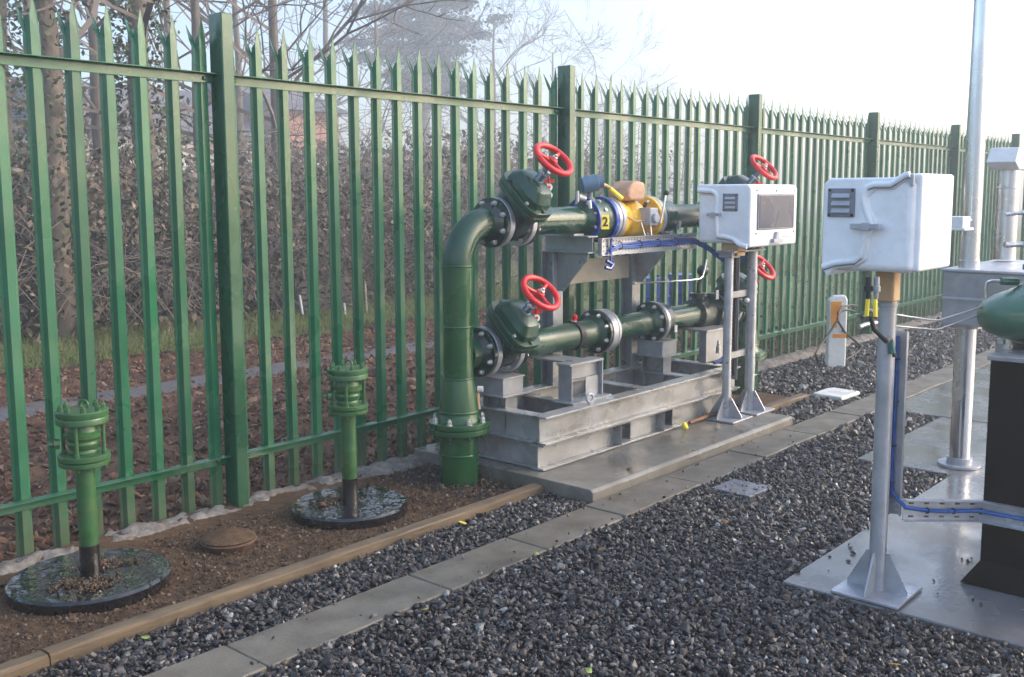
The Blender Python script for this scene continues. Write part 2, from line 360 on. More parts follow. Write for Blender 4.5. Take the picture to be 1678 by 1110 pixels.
# rough earth beyond the fence, then a pale path and a grass verge
def fz(x, y):
    z = -0.06 + 0.05 * nz(x, y, 1.1) + 0.045 * nz(x, y, 3.3, 2) + 0.02 * nz(x, y, 9, 4)
    if 7.6 < y < 8.3: z = z * 0.3 - 0.03
    return z
grid('dug_earth', -1.0, 22.0, 4.53, 9.9, 0.07, FIELD, fz)
b = MB(); vs = []; fs = []
for i in range(170):
    x = -2 + i * 0.14
    for k in range(6):
        y = 7.66 + 0.11 * k + (0.10 * nz(x, k * 0.3, 2.2) if k in (0, 5) else 0) + 0.08 * nz(x, 3, 0.5); vs.append((x, y, -0.045 + 0.03 * nz(x, y, 2.0, 9) + (0.012 if 0 < k < 5 else -0.03)))
for i in range(169):
    for k in range(5): fs.append((i * 6 + k, i * 6 + k + 1, i * 6 + 7 + k, i * 6 + 6 + k))
b.add(vs, fs)
struct(b.build('garden_path', PATHG))
grid('grass_verge', -6, 60, 9.4, 40, 0.6, GRASS, lambda x, y: -0.02 + 0.06 * nz(x, y, 0.4) + (0 if y > 9.7 else -0.1))
grid('field', 9.5, 60, 5.6, 9.4, 0.4, GRASS, lambda x, y: -0.02 + 0.05 * nz(x, y, 0.6) + max(-0.2, min(0, (x - 11.0 - 1.5 * nz(x, y, .5)) * 0.1)))

# concrete plinth under the skid
b = MB(); b.prism([(3.088, -0.14), (4.44, -0.14), (4.44, 0.060), (3.105, 0.058), (3.088, 0.042)], (4.16, 0, 0), (0, 1, 0), (0, 0, 1), (1, 0, 0), 2.32); struct(b.build('plinth', CONC, bevel=0.004, ang=15))
# slabs on the right
b = MB(); b.bb(3.78, 5.90, -3.0, 1.83, -0.14, 0.0); b.bb(5.90, 7.40, -3.0, 2.39, -0.14, -0.003); b.bb(7.40, 30.0, -3.0, 2.80, -0.14, 0.002)
struct(b.build('concrete_apron', CONCR, bevel=0.006))
# slab path
b = MB(); js = [-0.75, 0.15, 1.05, 1.95, 2.84, 3.46, 4.08, 4.82, 5.56, 6.30, 7.04, 7.80, 8.7, 9.6, 10.5, 11.4, 12.3, 13.2, 14.1, 15.0]
for i in range(len(js) - 1):
    dz = random.uniform(-0.004, 0.004); dy = random.uniform(-0.006, 0.006)
    b.bb(js[i] + 0.004, js[i + 1] - 0.004, 2.82 + dy, 3.08 + dy, -0.14, 0.0 + dz)
struct(b.build('path', PAVE, bevel=0.006))
# rough concrete haunch along the fence foot
def haunch(x, y):
    t = (y - 4.33) / 0.25
    prof = max(0, 1 - abs(2 * t - 1) ** 3)
    return -0.05 + prof * (0.062 + 0.024 * nz(x, y, 4) + 0.022 * nz(x, y, 13, 3) + 0.020 * nz(x, y, 31, 6))
grid('concrete_haunch', -0.6, 16.7, 4.30, 4.60, 0.025, HAUNCH, haunch)

# gravel stones
def allowed(P):
    x, y = P[:, 0], P[:, 1]
    ok = y < 4.28
    ok &= ~((y > 3.40) & (x < 7.42))
    ok &= ~((y > 2.815) & (y < 3.085))
    ok &= ~((x > 4.15) & (x < 6.50) & (y > 3.07))
    ok &= ~((x > 3.775) & (y < 1.835)); ok &= ~((x > 5.895) & (y < 2.395)); ok &= ~((x > 7.395) & (y < 2.82))
    return ok
def scatter(x0, x1, y0, y1, dens):
    n = int((x1 - x0) * (y1 - y0) * dens)
    P = np.stack([rng.uniform(x0, x1, n), rng.uniform(y0, y1, n), np.zeros(n)], 1)
    return P[allowed(P) & in_view(P)]
P1 = scatter(1.0, 4.2, -0.5, 2.83, 7200); P1[:, 2] = rng.uniform(-0.030, -0.004, len(P1))
P2 = scatter(1.0, 4.2, 3.05, 3.42, 7200); P2[:, 2] = rng.uniform(-0.030, -0.006, len(P2))
P3 = scatter(4.2, 6.2, 1.5, 3.42, 5000); P3[:, 2] = rng.uniform(-0.028, -0.006, len(P3))
P4 = scatter(6.2, 16.6, 1.8, 4.3, 1300); P4[:, 2] = rng.uniform(-0.026, -0.006, len(P4))
# a few kicked onto the slab
k5 = 26; P5 = np.stack([rng.uniform(3.85, 4.7, k5), 1.83 - rng.uniform(0, 1, k5) ** 1.6 * 0.9, np.full(k5, 0.006)], 1)
k6 = 60; P6 = np.stack([rng.uniform(1.9, 6.4, k6), np.where(rng.uniform(0, 1, k6) < 0.5, 2.83 + rng.gamma(1.2, 0.03, k6), 3.07 - rng.gamma(1.2, 0.03, k6)), np.full(k6, 0.005)], 1)
PP = np.concatenate([P1, P2, P3, P4, P5, P6])
rad = np.concatenate([rng.gamma(7, 1 / 7, len(P1)) * 0.0106, rng.gamma(7, 1 / 7, len(P2)) * 0.0106, rng.gamma(7, 1 / 7, len(P3)) * 0.0124, rng.gamma(9, 1 / 9, len(P4)) * 0.021, rng.uniform(0.006, 0.012, k5), rng.uniform(0.004, 0.010, k6)])
V, Fc = stones(PP, rad, flat=(1.05, 0.8, 0.55))
tint = np.repeat(rng.uniform(0, 1, len(PP)), 12)
g = bulk('gravel', V, Fc, 3, STONE, tint); g['kind'] = 'stuff'
# crumbs on the sandy strip
n = 16000; Pq = np.stack([rng.uniform(0.9, 4.16, n), rng.uniform(3.48, 4.32, n), np.zeros(n)], 1)
Pq = Pq[in_view(Pq)]; Pq[:, 2] = -0.010 + rng.uniform(-0.004, 0.006, len(Pq))
def heap(x, y, z, r, k): a = rng.uniform(0, 2 * PI, k); q = np.abs(rng.normal(0, r, k)); return np.stack([x + q * np.cos(a), y + q * np.sin(a) * 0.8, np.full(k, z) + 0.008 * np.exp(-q / r)], 1)
Pq = np.concatenate([Pq, heap(1.86, 3.86, 0.046, 0.06, 380), heap(1.80, 3.95, 0.046, 0.05, 200), heap(1.98, 4.06, 0.046, 0.07, 260), heap(2.08, 4.0, 0.046, 0.05, 80), heap(3.20, 4.02, 0.046, 0.07, 170), heap(3.12, 4.0, 0.046, 0.05, 90), heap(2.565, 3.985, 0.03, 0.06, 600), heap(1.72, 3.75, -0.008, 0.08, 300), heap(4.0, 3.9, -0.035, 0.12, 500)])
V, Fc = stones(Pq, rng.gamma(3, 1 / 3, len(Pq)) * 0.0042, flat=(1, 0.85, 0.6))
g = bulk('soil_crumbs', V, Fc, 3, PEBBLE, np.repeat(rng.uniform(0, 1, len(Pq)), 12)); g['kind'] = 'stuff'
# clods and dead leaves beyond the fence
n = 70000; Pq = np.stack([rng.uniform(1.0, 20, n), 4.62 + rng.uniform(0, 1, n) ** 1.3 * 5.2, np.zeros(n)], 1)
Pq = Pq[in_view(Pq)]; keep = ~((Pq[:, 1] > 7.68) & (Pq[:, 1] < 8.15)) | (rng.uniform(0, 1, len(Pq)) < 0.35)
Pq = Pq[keep]; Pq[:, 2] = np.array([fz(x, y) for x, y, _ in Pq]) + 0.012
V, Fc = stones(Pq, rng.gamma(3, 1 / 3, len(Pq)) * 0.0135, flat=(1.3, 0.7, 0.3), jit=0.4)
g = bulk('leaf_litter', V, Fc, 3, LITTER, np.repeat(rng.uniform(0, 1, len(Pq)), 12)); g['kind'] = 'stuff'

# timber edging
def board(x0, x1, y, label, w=0.075, top=0.030):
    b = MB(); n = max(4, int((x1 - x0) / 0.12)); prof = [(-w / 2, -0.12), (-w / 2, top - 0.012), (-w / 2 + 0.012, top), (w / 2 - 0.012, top), (w / 2, top - 0.012), (w / 2, -0.12)]
    vs = []; fs = []
    for i in range(n + 1):
        x = x0 + (x1 - x0) * i / n
        for (py, pz) in prof:
            vs.append((x, y + py + 0.006 * nz(x, py * 30, 2.5), pz + (0.006 * nz(x, py * 40, 3.1, 7) if pz > 0 else 0)))
    k = len(prof)
    for i in range(n):
        for j in range(k - 1): fs.append((i * k + j, i * k + j + 1, (i + 1) * k + j + 1, (i + 1) * k + j))
    fs.append(tuple(range(k))); fs.append(tuple(n * k + j for j in range(k)))
    b.add(vs, fs); o = b.build('edging_board', TIMBER, None, loc=(x0, y, 0), ang=50)
    return tag(o, label, 'edging', 'timber edging boards')
board(0.2, 1.474, 3.44, 'short pale end of the timber edging at the bottom left corner')
board(1.484, 4.15, 3.452, 'long rounded orange brown timber edging board between sandy soil and gravel')
board(6.49, 7.42, 3.452, 'thin timber edging board beyond the plinth by the cabinet posts')

# ================================================================== PALISADE FENCE
FY = 4.50
fence = thing('palisade_fence', 'long green steel palisade fence with pointed pales running along the site', 'fence', (2.945, FY, 0))
def make_post(x, y, parent, turn=False):
    b = MB(); hx, hy = 0.034, 0.055
    if turn: hx, hy = hy, hx
    b.bb(x - hx, x + hx, y - hy, y + hy, -0.05, 2.475)
    o = b.build('post', GREEN_FP, parent, bevel=0.006); return o
PITCH = 2.75 / 17
def pale_mesh():
    """W-section pale with triple pointed splayed head, base at z=0, front towards -Y"""
    b = MB(); t = 0.004
    xs = [-0.037, -0.027, -0.017, 0.017, 0.027, 0.037]; ys = [0, -0.004, -0.027, -0.027, -0.004, 0]
    zb, zt = -0.03, 2.29
    zlev = [zb, 0.4, 0.9, 1.4, 1.9, zt]
    vs = []; fs = []; k = 6
    for z in zlev:
        for x, y in zip(xs, ys): vs.append((x, y, z))
        for x, y in zip(xs, ys): vs.append((x, y + t, z))
    for i in range(len(zlev) - 1):
        o, q = i * 2 * k, (i + 1) * 2 * k
        for j in range(k - 1):
            fs.append((o + j, o + j + 1, q + j + 1, q + j)); fs.append((o + k + j + 1, o + k + j, q + k + j, q + k + j + 1))
        fs.append((o + k, o, q, q + k)); fs.append((o + k - 1, o + 2 * k - 1, q + 2 * k - 1, q + k - 1))
    b.add(vs, fs)
    # central spike
    def plate(pts, th=0.004):
        P = [Vector(p) for p in pts]; n = len(P)
        Q = [p + Vector((0, th, 0)) for p in P]
        f = [tuple(range(n)), tuple(reversed(range(n, 2 * n)))] + [(i, n + i, n + (i + 1) % n, (i + 1) % n) for i in range(n)]
        b.add(P + Q, f)
    plate([(-0.017, -0.027, zt), (0.017, -0.027, zt), (0.017, -0.0265, zt + 0.075), (0.0, -0.024, zt + 0.160), (-0.017, -0.0265, zt + 0.075)])
    plate([(-0.017, -0.027, zt), (-0.017, -0.0265, zt + 0.075), (-0.0245, -0.010, zt + 0.055), (-0.027, -0.003, zt)])
    plate([(0.017, -0.027, zt), (0.027, -0.003, zt), (0.0245, -0.010, zt + 0.055), (0.017, -0.0265, zt + 0.075)])
    for s in (-1, 1):     # side prongs bent outwards
        plate([(s * 0.034, 0.0, zt), (s * 0.018, -0.006, zt), (s * 0.022, 0.012, zt + 0.05), (s * 0.036, 0.052, zt + 0.125), (s * 0.043, 0.018, zt + 0.05)])
    return b
pale_me = None
def add_pale(x, y, parent, rot=0.0):
    global pale_me
    if pale_me is None:
        o = pale_mesh().build('pale', PALEM, None, ang=0); pale_me = o.data
    else:
        o = bpy.data.objects.new('pale', pale_me); COL.objects.link(o)
    o.parent = parent; o.location = Vector((x, y, random.uniform(-0.006, 0.006))) - rootloc(parent)
    o.rotation_euler = (random.uniform(-0.002, 0.002), random.uniform(-0.003, 0.003), rot + random.uniform(-0.03, 0.03))
def rail(x0, x1, z, parent):
    b = MB(); y = FY
    b.prism([(0.012, 0), (-0.040, 0), (-0.040, -0.005), (0.006, -0.005), (0.006, -0.048), (0.012, -0.048)], (x0, y, z), (0, 1, 0), (0, 0, 1), (1, 0, 0), x1 - x0)
    o = b.build('rail', GREEN_F, parent, bevel=0.0015, seg=1)
    for xx in (x0 + 0.05, x1 - 0.05):
        q = MB(); q.lathe((xx, y + 0.006, z - 0.025), (0, -1, 0), [(0, 0.012), (0.007, 0.011), (0.010, 0.006)], 12); q.build('bolt', GREEN_FP, o)
    return o
XEND = 2.945 + 5 * 2.75
for i in range(-1, 6): make_post(2.945 + 2.75 * i, FY - 0.02, fence)
for i in range(-1, 5):
    x0 = 2.945 + 2.75 * i + 0.036; x1 = x0 + 2.75 - 0.072
    rail(x0, x1, 2.185, fence); rail(x0, x1, 0.262, fence)
for i in range(-10, 85):
    add_pale(2.945 + PITCH * (i + 0.5), FY + 0.042, fence)
ob = MB()
me_tmp = pale_mesh()
for i in range(-17, -10):
    x = 2.945 + PITCH * (i + 0.5); ob.add([(vx + x, vy + FY + 0.042, vz) for vx, vy, vz in me_tmp.v], me_tmp.f)
o = ob.build('pale_run', PALEM, fence, ang=0); o['kind'] = 'stuff'
# the return leg
ret = thing('palisade_fence', 'short far leg of green palisade fence turning the corner behind the steel stack', 'fence', (XEND, FY - 0.1, 0))
for j in range(1, 3): make_post(XEND - 0.02, FY - 2.75 * j, ret, True)
for z in (2.185, 0.262):
    b = MB(); b.prism([(0.012, 0), (-0.040, 0), (-0.040, -0.005), (0.006, -0.005), (0.006, -0.048), (0.012, -0.048)], (XEND, FY - 0.06, z), (1, 0, 0), (0, 0, 1), (0, -1, 0), 5.4)
    b.build('rail', GREEN_F, ret)
for j in range(1, 33): add_pale(XEND + 0.042, FY - PITCH * (j + 0.2), ret, rot=-PI / 2)

# ================================================================== STANDPIPES
def standpipe(x, y, label, rdisc):
    t = thing('standpipe', label, 'standpipe', (x, y, 0), 'green vent standpipes on black discs')
    b = MB(); b.lathe((x, y, -0.02), (0, 0, 1), [(0, rdisc * 0.97), (0.012, rdisc), (0.052, rdisc), (0.062, rdisc - 0.012), (0.064, 0.045)], 48)
    d = b.build('base_disc', BLACK, t)
    b = MB(); b.lathe((x, y, 0.030), (0, 0, 1), [(0, 0.040), (0.138, 0.039)], 24); b.build('sleeve', BLACKSLV, t)
    b = MB(); b.lathe((x, y, 0.165), (0, 0, 1), [(0, 0.0375), (0.14, 0.0375), (0.145, 0.0395), (0.155, 0.0395), (0.16, 0.0375), (0.345, 0.0375)], 24); b.build('pipe', GREEN_M, t)
    zz = 0.505
    for dz, rr, th in ((0.0, 0.098, 0.020), (0.024, 0.100, 0.022)):
        b = MB(); b.lathe((x, y, zz + dz), (0, 0, 1), [(0, rr - 0.003), (0.003, rr), (th - 0.003, rr), (th, rr - 0.003), (th, 0.03)], 32)
        f = b.build('flange', GREEN_M, t)
        if dz == 0: add_bolts(f, (x, y, zz), (0, 0, -1), 0.080, 4, 0.010, 0.012, GREEN_M)
        else: add_bolts(f, (x, y, zz + dz + th), (0, 0, 1), 0.080, 4, 0.010, 0.012, GREEN_M)
    b = MB(); z0 = zz + 0.046
    b.lathe((x, y, z0), (0, 0, 1), [(0, 0.056), (0.010, 0.058), (0.02, 0.052), (0.03, 0.060), (0.045, 0.064), (0.055, 0.058), (0.062, 0.060), (0.07, 0.072), (0.085, 0.074), (0.095, 0.060), (0.13, 0.052)], 28)
    b.build('arrestor_body', GREEN_M, t)
    for k in range(4):
        a = PI / 4 + k * PI / 2; px, py = x + 0.080 * math.cos(a), y + 0.080 * math.sin(a)
        b = MB(); b.cyl((px, py, z0), (px, py, z0 + 0.128), 0.0075, n=10); b.build('tie_rod', GREEN_M, t)
    b = MB(); zt = z0 + 0.126
    b.lathe((x, y, zt), (0, 0, 1), [(0, 0.04), (0, 0.096), (0.004, 0.101), (0.022, 0.101), (0.028, 0.097), (0.034, 0.101), (0.052, 0.101), (0.056, 0.097), (0.056, 0.05), (0.060, 0.03), (0.060, 0.0)], 36)
    f = b.build('cap_flange', GREEN_M, t); add_bolts(f, (x, y, zt + 0.056), (0, 0, 1), 0.080, 8, 0.010, 0.016, GREEN_M)
    b = MB(); b.torus((x + 0.01, y, zt + 0.072), (1, 0.4, 0), 0.020, 0.005, 20, 8); b.build('lifting_eye', GREEN_M, t)
    b = MB(); b.lathe((x - 0.085, y + 0.03, z0 + 0.05), (-0.9, 0.3, 0), [(0, 0.02), (0.02, 0.022), (0.022, 0.012), (0.04, 0.012)], 8); b.build('test_plug', GREEN_M, t)
    return t
standpipe(1.92, 4.00, 'green flanged standpipe on a muddy black disc, nearest to the bottom left corner', 0.315)
standpipe(3.25, 3.945, 'green flanged standpipe on a shiny wet black disc, close to the big green riser pipe', 0.292)

cx, cy = 2.565, 3.985
t = thing('buried_lid', 'rusty round lid half buried in the brown soil between the two standpipes', 'lid', (cx, cy, 0))
b = MB(); b.lathe((cx, cy, -0.03), (0, 0, 1), [(0, 0.10), (0.03, 0.118), (0.048, 0.128), (0.054, 0.122), (0.056, 0.0)], 28); b.build('lid_rim', RUST, t)
b = MB(); b.lathe((cx, cy, 0.03), (0, 0, 1), [(0, 0.122), (0.004, 0.118), (0.012, 0.10), (0.024, 0.05), (0.028, 0.0)], 28); b.build('soil_heap', SOIL, t)

# ================================================================== PIPEWORK
RY = 3.93; RX = 4.03; ZL, ZU = 0.70, 1.432; PR = 0.0842
def weld(b, o, d, r): b.torus(o, d, r, 0.0062, 40, 6)
riser = thing('riser_pipe', 'tall dark green pipe rising from the soil and bending over in a smooth elbow', 'pipe', (RX, RY, 0))
def make_riser(root, x, sgn, full=True):
    b = MB(); b.lathe((x, RY, -0.05), (0, 0, 1), [(0, 0.1095), (0.318, 0.1095)], 40)
    weld(b, (x, RY, 0.147), (0, 0, 1), 0.1095)
    b.build('lower_pipe', GREEN_L, root)
    for z0, th in ((0.268, 0.030), (0.302, 0.030)):
        b = MB(); b.lathe((x, RY, z0), (0, 0, 1), [(0, 0.1), (0, 0.167), (0.003, 0.170), (th - 0.003, 0.170), (th, 0.167), (th, 0.1)], 44)
        f = b.build('flange', GREEN_L, root)
        if full:
            add_bolts(f, (x, RY, z0 if z0 < 0.3 else z0 + th), (0, 0, -1 if z0 < 0.3 else 1), 0.142, 8, 0.014, 0.022, GREEN_L if z0 < 0.3 else BOLT)
    b = MB(); b.lathe((x, RY, 0.332), (0, 0, 1), [(0, 0.124), (0.012, 0.122), (0.035, 0.1095), (0.05, 0.1095), (0.075, 0.1095), (0.19, 0.0935), (0.225, 0.0865), (0.24, PR)], 40)
    weld(b, (x, RY, 0.39), (0, 0, 1), 0.1095); weld(b, (x, RY, 0.575), (0, 0, 1), PR)
    b.build('reducer', GREEN_L, root)
    b = MB(); b.lathe((x, RY, 0.570), (0, 0, 1), [(0, PR), (0.635, PR)], 40)
    weld(b, (x, RY, 0.865), (0, 0, 1), PR); weld(b, (x, RY, 1.200), (0, 0, 1), PR)
    b.build('upper_pipe', GREEN_L if sgn > 0 else GREEN_D, root)
    b = MB(); Rb = ZU - 1.204; pts = []
    for i in range(17):
        a = (PI / 2) * i / 16
        pts.append((x + sgn * (Rb - Rb * math.cos(a)), RY, 1.204 + Rb * math.sin(a)))
    pts.append((x + sgn * (Rb + 0.04), RY, ZU))
    b.tube(pts, PR, 40)
    b.build('elbow', GREEN_D, root)
    b = MB(); b.lathe((x + sgn * 0.05, RY, ZL), (sgn, 0, 0), [(0, PR), (0.10, PR)], 36); b.build('tee_branch', GREEN_D, root)
make_riser(riser, RX, 1)
def flange_part(root, x, z, t, r=0.1425, m=BLACKF, face=None, bolts=8, name='flange', bm=BOLT, br=0.013):
    b = MB(); b.lathe((x - t / 2, RY, z), (1, 0, 0), [(0, 0.07), (0, r - 0.003), (0.003, r), (t - 0.003, r), (t, r - 0.003), (t, 0.07)], 44)
    f = b.build(name, m, root)
    if face:
        for s in face: add_bolts(f, (x + s * t / 2, RY, z), (s, 0, 0), 0.118, bolts, br, 0.018, bm)
    return f
def neck(root, x0, x1, z, m=GREEN_D):
    b = MB(); d = 1 if x1 > x0 else -1
    b.lathe((x0, RY, z), (d, 0, 0), [(0, 0.112), (abs(x1 - x0) * 0.25, 0.108), (abs(x1 - x0), PR)], 36); b.build('weld_neck', m, root)
flange_part(riser, 4.302, ZU, 0.026, face=(-1,)); neck(riser, 4.289, 4.245, ZU, BLACKF)
flange_part(riser, 4.190, ZL, 0.026, face=(-1,)); neck(riser, 4.177, 4.140, ZL, BLACKF)
b = MB()
for k in range(5): b.obox((4.111 - 0.001, 3.880, 0.745 - 0.022 * k + 0.003 * (k % 2)), (0.55, -0.84, 0), (0, 0, 1), (0.84, 0.55, 0), 0.008 - 0.002 * (k % 3), 0.007, 0.003)
b.build('stencil_mark', WHITEP, riser)
t_ = MB(); t_.cyl((4.135, 3.885, 0.50), (4.155, 3.86, 0.50), 0.018, n=16); t_.build('drain_tag', WHITEP, riser)
b = MB(); b.tube([(4.14, 3.89, 0.485), (4.14, 3.89, 0.42), (4.145, 3.885, 0.38)], 0.012, 10); b.build('drain_stub', CARD, riser)

far = thing('riser_pipe', 'second green riser at the far end of the pipe skid behind the cabinet posts', 'pipe', (7.33, RY, 0))
make_riser(far, 7.33, -1, full=False)
flange_part(far, 7.055, ZU, 0.026, face=(1,)); flange_part(far, 7.055, ZL, 0.026, face=(1,))
b = MB(); b.lathe((7.07, RY, ZL), (1, 0, 0), [(0, PR), (0.2, PR)], 28); b.build('branch', GREEN_D, far)

# gate valve, local origin on the pipe axis, pipe along X, stem leaning to -Y,+Z
SD = Vector((0, -0.7071, 0.7071)); TD = Vector((0, 0.7071, 0.7071)); XD = Vector((1, 0, 0))
def make_valve():
    v = thing('gate_valve', 'x', 'valve', (0, 0, 0), 'red wheel gate valves on the pipework')
    for s in (-1, 1):
        b = MB(); b.lathe((s * 0.098 - 0.02, 0, 0), (1, 0, 0), [(0, 0.06), (0, 0.139), (0.003, 0.1425), (0.037, 0.1425), (0.04, 0.139), (0.04, 0.06)], 44)
        f = b.build('flange', GALV, v)
        if s > 0: add_bolts(f, (0.078, 0, 0), (-1, 0, 0), 0.118, 8, 0.012, 0.014)
    b = MB(); b.lathe((-0.08, 0, 0), (1, 0, 0), [(0, 0.112), (0.02, 0.102), (0.05, 0.104), (0.08, 0.115), (0.11, 0.104), (0.14, 0.102), (0.16, 0.112)], 36)
    oct_ = [(math.cos(2 * PI * k / 24), math.sin(2 * PI * k / 24)) for k in range(24)]
    def slab(s0, s1, hx0, ht0, hx1, ht1):
        n = 24
        def sq(c, s_, hx, ht):
            p = 0.55
            return XD * (math.copysign(abs(c) ** p, c) * hx) + TD * (math.copysign(abs(s_) ** p, s_) * ht)
        A = [SD * s0 + sq(c, s_, hx0, ht0) for c, s_ in oct_]; B = [SD * s1 + sq(c, s_, hx1, ht1) for c, s_ in oct_]
        b.add(A + B, [tuple(reversed(range(n))), tuple(range(n, 2 * n))] + [(i, (i + 1) % n, n + (i + 1) % n, n + i) for i in range(n)])
    slab(0.02, 0.19, 0.080, 0.126, 0.088, 0.138)
    b.build('valve_body', BLACKF, v, ang=40)
    b = MB(); slab(0.172, 0.202, 0.112, 0.172, 0.112, 0.172); slab(0.206, 0.240, 0.114, 0.174, 0.114, 0.174)
    fl = b.build('bonnet_flange', GREEN_D, v, bevel=0.004, ang=40)
    for (hx, ht) in ((0.085, 0.085), (-0.085, 0.085), (0.085, -0.085), (-0.085, -0.085), (0, 0.145), (0, -0.145)):
        u_, v_, w_ = frame(SD); c = XD * hx * 1.1 + TD * ht * 1.07 + SD * 0.240
        bb_ = MB(); bb_.lathe(c, SD, [(0, 0.012), (0.011, 0.012), (0.013, 0.008)], 6); bb_.build('bolt', BOLT if hx and ht < 0 else GREEN_D, fl)
    b = MB(); slab(0.236, 0.276, 0.094, 0.146, 0.090, 0.140); slab(0.276, 0.325, 0.090, 0.140, 0.072, 0.100); slab(0.325, 0.345, 0.072, 0.100, 0.040, 0.048)
    b.build('bonnet', GREEN_D, v, ang=50, bevel=0.006)
    b = MB()
    b.lathe(SD * 0.326, SD, [(0, 0.036), (0.02, 0.036), (0.022, 0.026), (0.05, 0.022), (0.055, 0.030), (0.068, 0.030), (0.07, 0.016), (0.178, 0.013)], 16)
    b.build('stem', BLUEG, v)
    for s in (-1, 1):
        b = MB(); b.lathe(SD * 0.345 + XD * s * 0.026 + TD * -0.01, SD, [(0, 0.007), (0.05, 0.007), (0.052, 0.012), (0.064, 0.012)], 8); b.build('gland_stud', BOLT, v)
    b = MB(); c = SD * 0.497
    b.torus(c, SD, 0.113, 0.0175, 40, 12)
    for k in range(3):
        a = 2 * PI * k / 3 + 0.5; d = XD * math.cos(a) + TD * math.sin(a)
        b.tube([c - SD * 0.012 + d * 0.02, c - SD * 0.008 + d * 0.07, c + d * 0.108], [0.013, 0.012, 0.013], 10)
    b.lathe(c - SD * 0.03, SD, [(0, 0.026), (0.034, 0.026), (0.038, 0.020)], 20)
    w = b.build('handwheel', RED, v, ang=50)
    b = MB(); b.lathe(c + SD * 0.008, SD, [(0, 0.016), (0.012, 0.016), (0.014, 0.008), (0.026, 0.008)], 6); b.build('wheel_nut', BOLT, w)
    b = MB(); tp = SD * 0.36 + XD * 0.055 + Vector((0, -0.02, -0.055))
    b.lathe(tp, (-0.5, -0.85, 0.1), [(0, 0.021), (0.004, 0.021)], 20); b.lathe(tp + Vector((0, -0.004, -0.045)), (-0.5, -0.85, 0.1), [(0, 0.018), (0.004, 0.018)], 20)
    tg = b.build('valve_tag', WHITEP, v)
    b = MB(); b.tube([SD * 0.40 + XD * 0.014, tp + Vector((0, 0, 0.05)), tp + Vector((0, 0, 0.02))], 0.006, 8)
    b.obox(tp + Vector((0.005, 0, 0.034)), (0.8, -0.5, 0), (0, 0, 1), (0.5, 0.8, 0), 0.030, 0.009, 0.003); b.build('tag_ribbon', RED, v)
    b = MB(); b.lathe(tp + Vector((-0.0022, -0.0040, 0.0)), (-0.5, -0.85, 0.1), [(0, 0.008), (0.0016, 0.008)], 16); b.build('tag_mark', RED, tg)
    return v
V0 = make_valve()
V0.location = (4.435, RY, ZU); V0['label'] = 'dark green gate valve with red handwheel right beside the elbow of the tall riser'
for (x, z, lab) in ((4.325, ZL, 'dark green gate valve with red handwheel on the low branch beside the riser foot'),
                    (6.905, ZU, 'upper far gate valve whose red handwheel shows above the louvred window cabinet'),
                    (6.905, ZL, 'lower far gate valve whose red handwheel shows below the window cabinet, right of its posts')):
    c = copy_tree(V0); c.location = (x, RY, z); c['label'] = lab

# lower run
low = thing('pipe_run', 'lower dark green pipe with two pairs of bolted flanges resting on the grey skid', 'pipe', (4.5, RY, ZL))
def pipe_part(root, x0, x1, z, r=PR, m=GREEN_D, name='pipe'):
    b = MB(); b.lathe((x0, RY, z), (1, 0, 0), [(0, r), (x1 - x0, r)], 40); b.build(name, m, root)
flange_part(low, 4.460, ZL, 0.026, face=(1,)); neck(low, 4.473, 4.51, ZL)
pipe_part(low, 4.47, 5.29, ZL)
b = MB(); b.lathe((5.045, RY, ZL), (1, 0, 0), [(0, PR), (0.004, 0.094), (0.05, 0.094), (0.054, PR)], 36); b.build('coupling_band', RUBBER, low)
b = MB(); b.lathe((5.07, RY - 0.01, ZL + 0.09), (0, -0.1, 1), [(0, 0.012), (0.02, 0.012), (0.022, 0.020), (0.036, 0.020), (0.044, 0.012)], 12); b.build('red_cap', RED, low)
b = MB(); b.lathe((5.066, RY - 0.01, ZL + 0.085), (0, -0.1, 1), [(0, 0.02), (0.012, 0.02)], 8); b.build('boss', BOLT, low)
neck(low, 5.287, 5.245, ZL)
flange_part(low, 5.300, ZL, 0.026, face=(-1,)); flange_part(low, 5.352, ZL, 0.060, m=GALV, name='spacer_ring'); flange_part(low, 5.398, ZL, 0.024, m=GALV)
neck(low, 5.41, 5.45, ZL); pipe_part(low, 5.40, 5.95, ZL); neck(low, 5.937, 5.89, ZL)
flange_part(low, 5.950, ZL, 0.026, face=(-1,)); flange_part(low, 5.985, ZL, 0.036, m=GALV, name='spacer_ring')
b = MB(); b.lathe((6.004, RY, ZL), (1, 0, 0), [(0, 0.1), (0, 0.128), (0.09, 0.124), (0.10, PR)], 40); b.build('collar', BLACKF, low)
b = MB(); b.obox((6.085, RY - 0.127, ZL - 0.05), (1, 0, 0), (0, 0, 1), (0, 1, 0), 0.016, 0.024, 0.003); b.build('paper_tag', WHITEP, low)
pipe_part(low, 6.05, 6.80, ZL)
b = MB(); b.lathe((6.50, RY, ZL), (1, 0, 0), [(0, PR), (0.03, 0.115), (0.18, 0.120), (0.20, 0.15), (0.235, 0.15), (0.236, 0.08)], 36); b.build('end_fitting', BLACKF, low)
neck(low, 6.74, 6.70, ZL); flange_part(low, 6.765, ZL, 0.03, face=(-1,))
b = MB(); b.lathe((6.60, RY, ZL + 0.07), (0, 0, 1), [(0, 0.05), (0.06, 0.05), (0.062, 0.07), (0.085, 0.07), (0.087, 0.02)], 20); b.build('nozzle', BLACKF, low)
b = MB(); b.obox((6.70, RY - 0.10, ZL + 0.14), (1, 0, 0), (0, 0, 1), (0, 1, 0), 0.018, 0.035, 0.003); b.build('paper_tag', WHITEP, low)
